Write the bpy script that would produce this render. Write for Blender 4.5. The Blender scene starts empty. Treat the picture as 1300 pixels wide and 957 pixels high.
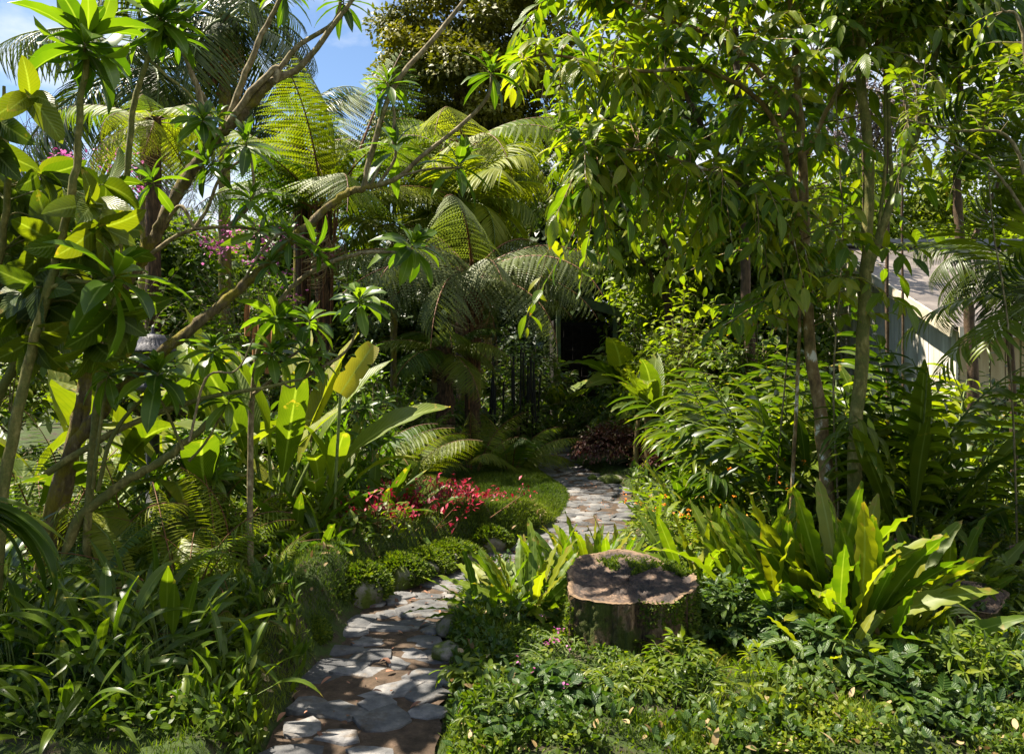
import bpy, math, random
import numpy as np
from mathutils import Vector, Matrix
R = math.radians
SC = bpy.context.scene
COL = SC.collection
FPX = 1011.0; HY = 434.0; EYE = 1.6

# ------------------------------------------------------------------ helpers
def P(px, py, Y):
    return np.array([(px-650.0)/FPX*Y, Y, EYE-(py-HY)/FPX*Y])
def nrm(a):
    a = np.asarray(a, float); return a/np.maximum(np.linalg.norm(a, axis=-1, keepdims=True), 1e-9)
def frames(D, U=None):
    D = nrm(np.atleast_2d(D)); N = len(D)
    U = np.tile([0, 0, 1.0], (N, 1)) if U is None else nrm(np.atleast_2d(U))
    bad = np.abs((D*U).sum(1)) > .985
    U = U.copy(); U[bad] = U[bad]+[.5, .3, 0]
    X = nrm(np.cross(D, U)); Z = np.cross(X, D)
    return np.stack([X, D, Z], axis=2)          # columns
def roll(Rm, a):
    c, s = np.cos(a), np.sin(a); X = Rm[:, :, 0]; Z = Rm[:, :, 2]
    X2 = X*c[:, None]+Z*s[:, None]; Z2 = Z*c[:, None]-X*s[:, None]
    return np.stack([X2, Rm[:, :, 1], Z2], axis=2)
def rdir(rng, n):
    return nrm(rng.normal(size=(n, 3)))

class MB:
    def __init__(s): s.v = []; s.f = []; s.a = []; s.m = []; s.n = 0
    def add(s, v, f, a=None, m=0):
        v = np.asarray(v, float); f = np.asarray(f, int)
        s.v.append(v); s.f.append(f+s.n); s.n += len(v)
        s.a.append(np.zeros((len(v), 3)) if a is None else np.asarray(a, float))
        s.m.append(np.full(len(f), m)); return s
    def leaves(s, T, pos, Rm, sc, rnd, m=0, wsc=None):
        pos = np.atleast_2d(pos); N = len(pos)
        if N == 0: return s
        tv, tf, ta = T; k = len(tv)
        sc = np.broadcast_to(sc, (N,)); loc = np.tile(tv, (N, 1, 1))*sc[:, None, None]
        if wsc is not None: loc[:, :, 0] *= wsc[:, None]
        v = np.einsum('nij,nkj->nki', Rm, loc)+pos[:, None, :]
        f = tf[None]+(np.arange(N)*k)[:, None, None]
        a = np.tile(ta, (N, 1, 1)); a[:, :, 0] = (a[:, :, 0]*.25+np.broadcast_to(rnd, (N,))[:, None])
        return s.add(v.reshape(-1, 3), f.reshape(-1, 4), a.reshape(-1, 3), m)
    def tube(s, pts, rad, n=6, m=0, rnd=.5, rough=0, rng=None):
        pts = np.asarray(pts, float); K = len(pts); rad = np.broadcast_to(rad, (K,)).astype(float)
        t = np.gradient(pts, axis=0); Fm = frames(t, np.tile([.3, -1, .1] if abs(nrm(t).mean(0)[2]) > .6 else [0, 0, 1.], (K, 1)))
        an = np.arange(n)/n*2*np.pi
        rr = rad[:, None]*np.ones((K, n))
        if rough and rng is not None: rr = rr*(1+rough*rng.normal(size=(K, n)))
        v = pts[:, None, :]+rr[:, :, None]*(np.cos(an)[None, :, None]*Fm[:, None, :, 0]+np.sin(an)[None, :, None]*Fm[:, None, :, 2])
        i = np.arange(K-1)[:, None]*n; j = np.arange(n)[None]; j2 = (j+1) % n
        f = np.stack([i+j, i+j2, i+n+j2, i+n+j], -1).reshape(-1, 4)
        a = np.zeros((K, n, 3)); a[:, :, 0] = rnd; a[:, :, 2] = np.linspace(0, 1, K)[:, None]
        return s.add(v.reshape(-1, 3), f, a.reshape(-1, 3), m)
    def box(s, c, d, Rm=None, m=0, rnd=.5):
        v = np.array([[x, y, z] for x in (-.5, .5) for y in (-.5, .5) for z in (-.5, .5)])*np.asarray(d, float)
        if Rm is not None: v = v@np.asarray(Rm).T
        f = [[0, 1, 3, 2], [4, 6, 7, 5], [0, 4, 5, 1], [2, 3, 7, 6], [0, 2, 6, 4], [1, 5, 7, 3]]
        return s.add(v+np.asarray(c, float), f, np.tile([rnd, 0, 0], (8, 1)), m)
    def mesh(s, name, mats, smooth=True):
        V = np.concatenate(s.v); F = np.concatenate(s.f); A = np.concatenate(s.a); M = np.concatenate(s.m)
        me = bpy.data.meshes.new(name)
        me.vertices.add(len(V)); me.vertices.foreach_set('co', V.astype(np.float32).ravel())
        me.loops.add(F.size); me.loops.foreach_set('vertex_index', F.astype(np.int32).ravel())
        me.polygons.add(len(F)); me.polygons.foreach_set('loop_start', np.arange(0, F.size, 4, dtype=np.int32))
        me.polygons.foreach_set('material_index', M.astype(np.int32))
        me.polygons.foreach_set('use_smooth', np.full(len(F), smooth))
        at = me.attributes.new('lf', 'FLOAT_VECTOR', 'POINT'); at.data.foreach_set('vector', A.astype(np.float32).ravel())
        for m in (mats if isinstance(mats, (list, tuple)) else [mats]): me.materials.append(m)
        me.update(); me.validate()
        return me
    def obj(s, name, mats, parent=None, loc=None, smooth=True):
        o = bpy.data.objects.new(name, s.mesh(name, mats, smooth)); COL.objects.link(o)
        if parent is not None: o.parent = parent
        if loc is not None: o.location = loc
        return o
def tag(o, label=None, cat=None, group=None, kind=None):
    if label: o['label'] = label
    if cat: o['category'] = cat
    if group: o['group'] = group
    if kind: o['kind'] = kind
    return o
def thing(name, label, cat, loc, group=None):
    o = bpy.data.objects.new(name, None); COL.objects.link(o); o.location = tuple(loc); o.empty_display_size = .1
    return tag(o, label, cat, group)
def child(name, me, parent, loc, d, ro=0.0, s=1.0, up=None):
    o = bpy.data.objects.new(name, me); COL.objects.link(o); o.parent = parent
    F = frames(np.array([d]), None if up is None else np.array([up]))
    F = roll(F, np.array([ro]))[0]
    o.matrix_local = Matrix.Translation(Vector(tuple(loc))) @ Matrix([list(map(float, r)) for r in F]).to_4x4() @ Matrix.Scale(s, 4)
    return o
def spline(pts, n=24):
    pts = np.asarray(pts, float); K = len(pts)
    if K == 2: return pts[0]+(pts[1]-pts[0])*np.linspace(0, 1, n)[:, None]
    ext = np.vstack([2*pts[0]-pts[1], pts, 2*pts[-1]-pts[-2]]); out = []
    for u in np.linspace(0, K-1-1e-6, n):
        i = int(u); t = u-i; p0, p1, p2, p3 = ext[i:i+4]
        out.append(.5*((2*p1)+(-p0+p2)*t+(2*p0-5*p1+4*p2-p3)*t*t+(-p0+3*p1-3*p2+p3)*t**3))
    return np.array(out)

# ------------------------------------------------------------------ templates
def leafT(rows, w, wf, fold=.25, droop=.5, wave=0, wn=3, cup=0):
    t = np.linspace(0, 1, rows+1); ang = -droop*t
    y = np.concatenate([[0], np.cumsum(np.cos((ang[1:]+ang[:-1])/2))])/rows
    z = np.concatenate([[0], np.cumsum(np.sin((ang[1:]+ang[:-1])/2))])/rows
    ww = np.maximum(w*wf(t), .004); V = []; A = []; F = []
    for i in range(rows+1):
        n = np.array([0, -math.sin(ang[i]), math.cos(ang[i])])
        for sd in (-1, 0, 1):
            off = abs(sd)*(fold*ww[i]+wave*math.sin(t[i]*wn*6.28+sd*1.1))
            V.append([sd*ww[i]*math.cos(fold), y[i]+n[1]*off, z[i]+n[2]*off]); A.append([0, sd, t[i]])
    for i in range(rows):
        b = i*3
        F += [[b, b+1, b+4, b+3], [b+1, b+2, b+5, b+4]]
    return np.array(V, float), np.array(F), np.array(A, float)
lan = lambda t: np.sin(np.pi*np.clip(t, 0, 1)**.85)**.9
ova = lambda t: np.sin(np.pi*np.clip(t, 0, 1)**.7)**.65
strp = lambda t: np.minimum(1, (.35+3*t))*np.clip((1-t)*3.2, 0, 1)**.7
obl = lambda t: np.sin(np.pi*np.clip(t, 0, 1)**1.35)**.8*1.0+.04
T = {}
T['lance'] = leafT(4, .13, lan, .3, .7)
T['lancew'] = leafT(5, .175, lan, .25, .6)
T['lance_s'] = leafT(4, .13, lan, .3, .2)
T['oval'] = leafT(5, .2, ova, .22, .6, .01)
T['big'] = leafT(8, .25, ova, .2, .7, .012)
T['paddle'] = leafT(10, .115, obl, .25, .7, .006, 4)
T['nest'] = leafT(14, .07, obl, .2, .9, .012, 5)
T['banana'] = leafT(14, .17, ova, .15, .9, .012, 6)
T['strap'] = leafT(9, .045, strp, .3, 1.3)
T['blade'] = leafT(3, .05, lan, .2, .7)
T['leaflet'] = leafT(4, .04, lan, .3, .7)
T['leaflet_w'] = leafT(4, .065, lan, .3, .5)
T['pinna'] = leafT(3, .085, strp, .1, .5)
T['small'] = leafT(2, .26, lambda t: np.array([.15, 1, .05])[:len(t)], .25, .5)
T['clover'] = leafT(4, .4, lambda t: np.array([.3, .95, 1, .62, .05])[:len(t)], .12, .4)
T['clover2'] = leafT(2, .42, lambda t: np.array([.2, 1, .25])[:len(t)], .12, .3)
T['card'] = (np.array([[0, 0, 0], [.27, .45, .03], [0, 1, -.1], [-.27, .45, .03]], float), np.array([[0, 1, 2, 3]]),
             np.array([[0, 0, 0], [0, 1, .5], [0, 0, 1], [0, -1, .5]], float))
def featherT(n, w, droop):          # a pinna made of little pinnules
    V = []; F = []; A = []
    for i in range(n):
        t = (i+.3)/n; a = -droop*t; y = t*math.cos(a*.5); z = t*math.sin(a*.5)
        L = w*max(.12, math.sin(math.pi*min(1, .12+.9*t)**.8)); h = .36/n
        for sd in (-1, 1):
            b = len(V); z2 = z-.12*L
            V += [[0, y-h, z], [sd*L*.5, y+L*.08-h, z+.02], [sd*L, y+L*.35, z2], [sd*L*.45, y+L*.2+h*.7, z]]
            F.append([b, b+1, b+2, b+3] if sd > 0 else [b, b+3, b+2, b+1]); A += [[0, sd*.3, t], [0, sd*.6, t], [0, sd, t], [0, sd*.6, t]]
    return np.array(V, float), np.array(F), np.array(A, float)
T['feather'] = featherT(20, .105, .5)
T['feather_d'] = featherT(18, .095, .9)
T['glance'] = leafT(6, .085, lan, .3, .9, .004, 2)
T['leaflet_n'] = leafT(4, .021, lan, .3, .9)

def frond(L, arch, n, T0, prof, rng, ang=68, sdroop=.15, t0=.12, rad=.008, m=(0, 1), up=.0, alt=False, curl=0, jit=.05, vee=0.0, rnd=None, side=0.0, wsc=1.0):
    """rachis along +Y arching down; leaflets both sides"""
    mb = MB(); K = 18; t = np.linspace(0, 1, K); a = up-arch*t**1.4
    dy = np.cos(a)*L/(K-1); dz = np.sin(a)*L/(K-1)
    y = np.concatenate([[0], np.cumsum(dy[:-1])]); z = np.concatenate([[0], np.cumsum(dz[:-1])]); x = side*L*t**2
    c = np.stack([x, y, z], 1); mb.tube(c, rad*(1-.85*t)+.0008, 5, m[1])
    ts = t0+(1-t0)*np.linspace(0, .985, n); pos = []; D = []; U = []; S = []
    for i, u in enumerate(ts):
        k = min(K-2, int(u*(K-1))); fr = u*(K-1)-k; p = c[k]*(1-fr)+c[k+1]*fr; aa = np.interp(u, t, a)
        tan = np.array([2*side*u, math.cos(aa), math.sin(aa)]); tan /= np.linalg.norm(tan); nn = np.array([0, -math.sin(aa), math.cos(aa)])
        for sd in ((-1, 1) if not alt else ((-1,) if i % 2 else (1,))):
            th = R(ang)*(1-.45*max(0, (u-t0)/(1-t0))**2)+rng.normal()*jit
            d = tan*math.cos(th)+np.array([sd, 0, 0])*math.sin(th)+nn*(vee-sdroop*(.5+u))+rng.normal(size=3)*jit*.6
            s = prof((u-t0)/(1-t0))*L*(1+rng.normal()*.05)
            if s < .004: continue
            pos.append(p); D.append(d); U.append(nn+rng.normal(size=3)*.1); S.append(s)
    r0 = rng.random() if rnd is None else rnd
    mb.leaves(T0, np.array(pos), frames(np.array(D), np.array(U)), np.array(S), np.clip(r0+rng.normal(size=len(pos))*.12, 0, 1), m[0], np.full(len(pos), wsc))
    return mb

# ------------------------------------------------------------------ materials
def new_mat(name):
    m = bpy.data.materials.new(name); m.use_nodes = True; nt = m.node_tree; nt.nodes.clear(); return m, nt
def N(nt, t, **k):
    n = nt.nodes.new(t)
    for a, b in k.items():
        if a.startswith('i_'): n.inputs[a[2:].replace('_', ' ')].default_value = b
        else: setattr(n, a, b)
    return n
def ramp(nt, stops):
    r = nt.nodes.new('ShaderNodeValToRGB'); e = r.color_ramp.elements
    while len(e) < len(stops): e.new(.5)
    for q, (p, c) in zip(e, stops): q.position = p; q.color = (*c, 1)
    return r
LM = {}
NOYEL = ('white', 'pink', 'magenta', 'red', 'litter', 'straw', 'twig', 'orange', 'ferng', 'ferny')
def leaf_mat(name, cols, trans=.35, rough=.38, rib=.25, vein=0, yellow=None, tcol=None, spec=.32, back=1.15):
    m, nt = new_mat(name); L = nt.links.new
    at = N(nt, 'ShaderNodeAttribute', attribute_name='lf'); sp = N(nt, 'ShaderNodeSeparateXYZ'); L(at.outputs['Vector'], sp.inputs[0])
    geo = N(nt, 'ShaderNodeNewGeometry'); ob = N(nt, 'ShaderNodeObjectInfo')
    nz = N(nt, 'ShaderNodeTexNoise', i_Scale=9.0, i_Detail=3.0); L(geo.outputs['Position'], nz.inputs['Vector'])
    a1 = N(nt, 'ShaderNodeMath', operation='MULTIPLY_ADD'); L(nz.outputs[0], a1.inputs[0]); a1.inputs[1].default_value = .5; a1.inputs[2].default_value = -.25
    a2 = N(nt, 'ShaderNodeMath', operation='ADD'); L(a1.outputs[0], a2.inputs[0]); L(sp.outputs[0], a2.inputs[1])
    a3 = N(nt, 'ShaderNodeMath', operation='MULTIPLY_ADD'); L(ob.outputs['Random'], a3.inputs[0]); a3.inputs[1].default_value = .2; L(a2.outputs[0], a3.inputs[2])
    cols = [(c[0]*.92, c[1]*.75, c[2]*.4) if name not in NOYEL else c for c in cols]
    k = len(cols); rp = ramp(nt, [(i/(k-1)*.9+.08, c) for i, c in enumerate(cols)]); L(a3.outputs[0], rp.inputs[0])
    col = rp.outputs[0]
    ab = N(nt, 'ShaderNodeMath', operation='ABSOLUTE'); L(sp.outputs[1], ab.inputs[0])
    bump = None
    if rib:
        mr = N(nt, 'ShaderNodeMapRange'); mr.inputs[1].default_value = .04; mr.inputs[2].default_value = .12; mr.inputs[3].default_value = rib; mr.inputs[4].default_value = 0; L(ab.outputs[0], mr.inputs[0])
        mx = N(nt, 'ShaderNodeMix', data_type='RGBA'); L(mr.outputs[0], mx.inputs[0]); L(col, mx.inputs[6]); mx.inputs[7].default_value = (.3, .36, .12, 1); col = mx.outputs[2]
    if vein:
        q = N(nt, 'ShaderNodeMath', operation='MULTIPLY_ADD'); L(ab.outputs[0], q.inputs[0]); q.inputs[1].default_value = -.22; L(sp.outputs[2], q.inputs[2])
        q2 = N(nt, 'ShaderNodeMath', operation='MULTIPLY'); L(q.outputs[0], q2.inputs[0]); q2.inputs[1].default_value = vein*6.28
        q3 = N(nt, 'ShaderNodeMath', operation='SINE'); L(q2.outputs[0], q3.inputs[0])
        q4 = N(nt, 'ShaderNodeMapRange'); L(q3.outputs[0], q4.inputs[0]); q4.inputs[1].default_value = .55; q4.inputs[2].default_value = 1; q4.inputs[3].default_value = 0; q4.inputs[4].default_value = .2
        mx = N(nt, 'ShaderNodeMix', data_type='RGBA'); L(q4.outputs[0], mx.inputs[0]); L(col, mx.inputs[6]); mx.inputs[7].default_value = (.02, .05, .01, 1); col = mx.outputs[2]
        bump = N(nt, 'ShaderNodeBump'); bump.inputs['Strength'].default_value = .3; bump.inputs['Distance'].default_value = .004; L(q3.outputs[0], bump.inputs['Height'])
    if yellow:
        # brown/yellow tips and blotches belonging to the leaf
        n2 = N(nt, 'ShaderNodeTexNoise', i_Scale=22.0, i_Detail=2.0); L(geo.outputs['Position'], n2.inputs['Vector'])
        s1 = N(nt, 'ShaderNodeMath', operation='MULTIPLY'); L(sp.outputs[2], s1.inputs[0]); L(n2.outputs[0], s1.inputs[1])
        s2 = N(nt, 'ShaderNodeMapRange'); L(s1.outputs[0], s2.inputs[0]); s2.inputs[1].default_value = .5; s2.inputs[2].default_value = .62; s2.inputs[4].default_value = .85
        mx = N(nt, 'ShaderNodeMix', data_type='RGBA'); L(s2.outputs[0], mx.inputs[0]); L(col, mx.inputs[6]); mx.inputs[7].default_value = (*yellow, 1); col = mx.outputs[2]
    pr = N(nt, 'ShaderNodeBsdfPrincipled'); L(col, pr.inputs['Base Color']); pr.inputs['Roughness'].default_value = rough+.05; pr.inputs['Specular IOR Level'].default_value = spec
    if bump: L(bump.outputs[0], pr.inputs['Normal'])
    tr = N(nt, 'ShaderNodeBsdfTranslucent')
    hs = N(nt, 'ShaderNodeMix', data_type='RGBA', blend_type='MULTIPLY'); hs.inputs[0].default_value = 1; L(col, hs.inputs[6]); hs.inputs[7].default_value = (*(tcol or (1.95, 2.1, .4)), 1)
    hs.clamp_result = False
    L(hs.outputs[2], tr.inputs[0])
    ms = N(nt, 'ShaderNodeMixShader'); ms.inputs[0].default_value = trans; L(pr.outputs[0], ms.inputs[1]); L(tr.outputs[0], ms.inputs[2])
    out = N(nt, 'ShaderNodeOutputMaterial'); L(ms.outputs[0], out.inputs[0])
    LM[name] = m; return m
def rough_mat(name, stops, scale=8, rough=.85, bumps=.6, stretch=None, moss=None, mossamt=.5, dist=.02, detail=8, tex='noise', spec=.3, bands=0, vary=0):
    m, nt = new_mat(name); L = nt.links.new
    tc = N(nt, 'ShaderNodeTexCoord'); mp = N(nt, 'ShaderNodeMapping'); L(tc.outputs['Object'], mp.inputs[0])
    if stretch: mp.inputs['Scale'].default_value = stretch
    nz = N(nt, 'ShaderNodeTexNoise', i_Scale=float(scale), i_Detail=float(detail), i_Roughness=.65); L(mp.outputs[0], nz.inputs['Vector'])
    rp = ramp(nt, stops); L(nz.outputs[0], rp.inputs[0]); col = rp.outputs[0]
    n2 = N(nt, 'ShaderNodeTexNoise', i_Scale=float(scale)*3.1, i_Detail=5.0, i_Roughness=.7); L(mp.outputs[0], n2.inputs['Vector'])
    h = N(nt, 'ShaderNodeMath', operation='MULTIPLY_ADD'); L(n2.outputs[0], h.inputs[0]); h.inputs[1].default_value = .5; L(nz.outputs[0], h.inputs[2])
    if moss:
        geo = N(nt, 'ShaderNodeNewGeometry')
        n3 = N(nt, 'ShaderNodeTexNoise', i_Scale=6.0, i_Detail=7.0, i_Roughness=.7); L(geo.outputs['Position'], n3.inputs['Vector'])
        mr = N(nt, 'ShaderNodeMapRange'); L(n3.outputs[0], mr.inputs[0]); mr.inputs[1].default_value = 1-mossamt-.06; mr.inputs[2].default_value = 1-mossamt+.06
        mc = ramp(nt, [(.3, tuple(c*.5 for c in moss)), (.7, moss)]); L(n2.outputs[0], mc.inputs[0])
        mx = N(nt, 'ShaderNodeMix', data_type='RGBA'); L(mr.outputs[0], mx.inputs[0]); L(col, mx.inputs[6]); L(mc.outputs[0], mx.inputs[7]); col = mx.outputs[2]
    if vary:
        at = N(nt, 'ShaderNodeAttribute', attribute_name='lf'); sp = N(nt, 'ShaderNodeSeparateXYZ'); L(at.outputs['Vector'], sp.inputs[0])
        vr = ramp(nt, [(0, (.55, .56, .58)), (.5, (1, .99, .97)), (1, (1.6, 1.55, 1.5))]); L(sp.outputs[0], vr.inputs[0])
        vx = N(nt, 'ShaderNodeMix', data_type='RGBA', blend_type='MULTIPLY'); vx.inputs[0].default_value = 1; L(col, vx.inputs[6]); L(vr.outputs[0], vx.inputs[7]); col = vx.outputs[2]
    bp = N(nt, 'ShaderNodeBump'); bp.inputs['Strength'].default_value = bumps; bp.inputs['Distance'].default_value = dist; L(h.outputs[0], bp.inputs['Height'])
    pr = N(nt, 'ShaderNodeBsdfPrincipled'); L(col, pr.inputs['Base Color']); pr.inputs['Roughness'].default_value = rough; pr.inputs['Specular IOR Level'].default_value = spec; L(bp.outputs[0], pr.inputs['Normal'])
    out = N(nt, 'ShaderNodeOutputMaterial'); L(pr.outputs[0], out.inputs[0]); return m

DK, MD, YL = (.018, .045, .008), (.05, .11, .014), (.13, .2, .02)
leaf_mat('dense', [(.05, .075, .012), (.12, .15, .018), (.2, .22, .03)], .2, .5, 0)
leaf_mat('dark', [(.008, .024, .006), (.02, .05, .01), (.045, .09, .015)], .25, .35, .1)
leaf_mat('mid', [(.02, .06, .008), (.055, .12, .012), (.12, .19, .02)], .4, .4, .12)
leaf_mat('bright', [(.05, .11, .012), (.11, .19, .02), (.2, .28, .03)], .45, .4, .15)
leaf_mat('tree', [(.02, .06, .01), (.055, .13, .014), (.13, .22, .02), (.24, .3, .03)], .48, .3, .2, vein=11, yellow=(.25, .12, .02))
leaf_mat('tree2', [(.04, .1, .01), (.09, .17, .016), (.16, .22, .02)], .45, .35, .15, yellow=(.3, .17, .02))
leaf_mat('rosette', [(.03, .08, .012), (.07, .16, .02), (.13, .23, .03)], .42, .28, .35, vein=0)
leaf_mat('bigleaf', [(.03, .07, .012), (.07, .13, .016), (.15, .2, .022)], .4, .4, .4, vein=12, yellow=(.28, .2, .04))
leaf_mat('nest', [(.025, .07, .01), (.06, .14, .014), (.13, .22, .02), (.22, .28, .03)], .45, .42, .35, vein=0, yellow=(.26, .18, .04))
leaf_mat('fern', [(.03, .085, .01), (.075, .15, .015), (.15, .21, .02)], .4, .5, .0)
leaf_mat('ferny', [(.05, .09, .008), (.1, .14, .012), (.2, .22, .018)], .42, .5, .0)
leaf_mat('ferng', [(.07, .09, .03), (.11, .135, .045), (.15, .17, .07)], .3, .45, .0)
leaf_mat('palm', [(.015, .04, .012), (.035, .075, .016), (.06, .1, .02)], .2, .35, .1)
leaf_mat('palmg', [(.03, .08, .012), (.06, .13, .02), (.12, .19, .03)], .35, .3, .2)
leaf_mat('ginger', [(.02, .055, .008), (.045, .1, .012), (.1, .16, .018)], .38, .3, .3, yellow=(.3, .22, .04))
leaf_mat('paddle', [(.06, .12, .018), (.12, .2, .03), (.24, .3, .05)], .4, .38, .5, vein=20, yellow=(.32, .24, .06))
leaf_mat('yellowleaf', [(.2, .28, .05), (.38, .4, .09), (.5, .46, .14)], .35, .45, .6, vein=22, yellow=(.3, .17, .05))
leaf_mat('strap', [(.02, .06, .01), (.05, .11, .014), (.11, .18, .02)], .35, .3, .2, yellow=(.35, .28, .04))
leaf_mat('moss', [(.025, .06, .008), (.065, .13, .014), (.13, .2, .025)], .35, .7, 0)
leaf_mat('cover', [(.02, .06, .01), (.055, .12, .015), (.1, .18, .02), (.2, .27, .03)], .4, .5, .1)
leaf_mat('heart', [(.015, .05, .02), (.04, .1, .03), (.08, .15, .04)], .3, .35, .2, vein=6)
leaf_mat('red', [(.035, .012, .012), (.09, .025, .02), (.13, .11, .035)], .3, .4, 0, tcol=(1.8, 1.2, .8))
leaf_mat('magenta', [(.08, .003, .01), (.2, .004, .022), (.36, .01, .045)], .3, .45, 0, tcol=(1.4, .8, .9))
leaf_mat('pink', [(.22, .03, .13), (.36, .07, .24), (.5, .18, .38)], .35, .5, 0, tcol=(1.3, 1, 1.2))
leaf_mat('orange', [(.7, .18, .01), (.8, .3, .015)], .3, .5, 0, tcol=(1.2, 1, .7))
leaf_mat('white', [(.6, .6, .5), (.75, .75, .68)], .35, .5, 0, tcol=(1, 1, .9))
leaf_mat('litter', [(.05, .025, .014), (.14, .06, .035), (.3, .14, .085)], .1, .6, .1, tcol=(1.2, 1, .8))
leaf_mat('straw', [(.12, .08, .03), (.25, .17, .07), (.4, .3, .16)], .2, .6, 0, tcol=(1.2, 1, .8))
leaf_mat('twig', [(.1, .085, .09), (.17, .14, .15), (.2, .15, .2)], 0.05, .8, 0)
BARK = rough_mat('bark', [(.3, (.035, .025, .015)), (.55, (.16, .12, .06)), (.72, (.34, .28, .15))], 34, .95, 1, (1, 1, .3), (.24, .2, .02), .5, .03)
BARKG = rough_mat('bark_green', [(.3, (.06, .05, .015)), (.5, (.16, .14, .035)), (.72, (.32, .27, .1))], 40, .85, 1, (1, 1, .5), (.13, .14, .03), .5, .006)
BARKL = rough_mat('bark_lichen', [(.35, (.07, .045, .02)), (.5, (.2, .13, .05)), (.58, (.26, .19, .09)), (.63, (.6, .57, .48))], 14, .85, .7, (1, 1, .6), (.1, .09, .02), .42, .008)
TWIG = rough_mat('twig_bark', [(.3, (.06, .045, .02)), (.5, (.17, .13, .065)), (.7, (.36, .3, .18))], 40, .85, .9, (1, 1, .5), (.13, .12, .03), .42, .006)
FERNTRUNK = rough_mat('fern_trunk', [(.35, (.015, .01, .006)), (.55, (.07, .04, .02)), (.72, (.2, .11, .05))], 40, .95, 1, (1, 1, .2), None, .4, .02)
STIPE = rough_mat('stipe', [(.3, (.06, .025, .012)), (.7, (.2, .085, .03))], 20, .6, .3)
STIPEG = rough_mat('green_stem', [(.3, (.06, .1, .02)), (.7, (.16, .2, .05))], 20, .5, .3)
ROCK = rough_mat('rock', [(.3, (.05, .045, .04)), (.6, (.2, .18, .15)), (.75, (.36, .33, .28))], 7, .9, .8, None, (.09, .12, .012), .53, .02)
SLAB = rough_mat('paving', [(.3, (.045, .046, .05)), (.5, (.1, .1, .102)), (.72, (.19, .18, .17))], 11, .85, 1, None, (.1, .082, .064), .4, .015, vary=1)
EARTH = rough_mat('earth', [(.3, (.02, .015, .009)), (.6, (.06, .042, .025)), (.75, (.13, .095, .06))], 12, .95, 1, None, (.035, .06, .008), .55, .02)
SOIL = rough_mat('soil', [(.3, (.025, .017, .01)), (.6, (.075, .05, .032)), (.75, (.17, .115, .08))], 14, .95, .9, None, None, .3, .015)
# ------------------------------------------------------------------ camera, light, sky
cam = bpy.data.objects.new('camera', bpy.data.cameras.new('camera')); COL.objects.link(cam); SC.camera = cam
cam.location = (0, 0, EYE); cam.rotation_euler = (R(90), 0, 0)
cam.data.sensor_width = 36; cam.data.lens = 28; cam.data.shift_y = -44.5/1300; cam.data.clip_end = 3000; cam.data.clip_start = .05
SUND = nrm([-.53, .2, 1.0])
sun = bpy.data.objects.new('sun', bpy.data.lights.new('sun', 'SUN')); COL.objects.link(sun)
sun.data.energy = 5.0; sun.data.angle = R(.5); sun.data.color = (1, .91, .76)
sun.rotation_euler = Vector(SUND.tolist()).to_track_quat('Z', 'Y').to_euler()
W = bpy.data.worlds.new('World'); SC.world = W; W.use_nodes = True; nt = W.node_tree; nt.nodes.clear(); L = nt.links.new
sk = N(nt, 'ShaderNodeTexSky', sky_type='NISHITA'); sk.sun_disc = False
sk.sun_elevation = math.asin(SUND[2]); sk.sun_rotation = math.atan2(SUND[0], SUND[1]); sk.air_density = 1.0; sk.dust_density = .3; sk.ozone_density = 4
tc = N(nt, 'ShaderNodeTexCoord'); mp = N(nt, 'ShaderNodeMapping'); mp.inputs['Scale'].default_value = (1, 1, 2.2); mp.inputs['Location'].default_value = (.35, .1, .2); L(tc.outputs['Generated'], mp.inputs[0])
nz = N(nt, 'ShaderNodeTexNoise', i_Scale=3.2, i_Detail=7.0, i_Roughness=.55); L(mp.outputs[0], nz.inputs['Vector'])
sx = N(nt, 'ShaderNodeSeparateXYZ'); L(tc.outputs['Generated'], sx.inputs[0])
ma = N(nt, 'ShaderNodeMath', operation='MULTIPLY_ADD'); L(sx.outputs[0], ma.inputs[0]); ma.inputs[1].default_value = .26; L(nz.outputs[0], ma.inputs[2])
mr = N(nt, 'ShaderNodeMapRange'); L(ma.outputs[0], mr.inputs[0]); mr.inputs[1].default_value = .42; mr.inputs[2].default_value = .6
mx = N(nt, 'ShaderNodeMix', data_type='RGBA'); L(mr.outputs[0], mx.inputs[0]); L(sk.outputs[0], mx.inputs[6]); mx.inputs[7].default_value = (6.2, 6.5, 7.0, 1)
bg = N(nt, 'ShaderNodeBackground'); bg.inputs[1].default_value = .05; L(mx.outputs[2], bg.inputs[0])
wo = N(nt, 'ShaderNodeOutputWorld'); L(bg.outputs[0], wo.inputs[0])
SC.view_settings.view_transform = 'Standard'; SC.view_settings.look = 'None'; SC.view_settings.gamma = 1; SC.view_settings.exposure = EXPO if 'EXPO' in globals() else 1.85
SC.cycles.max_bounces = 6; SC.cycles.diffuse_bounces = 2; SC.cycles.glossy_bounces = 2; SC.cycles.transmission_bounces = 3; SC.cycles.sample_clamp_indirect = 6

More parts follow.
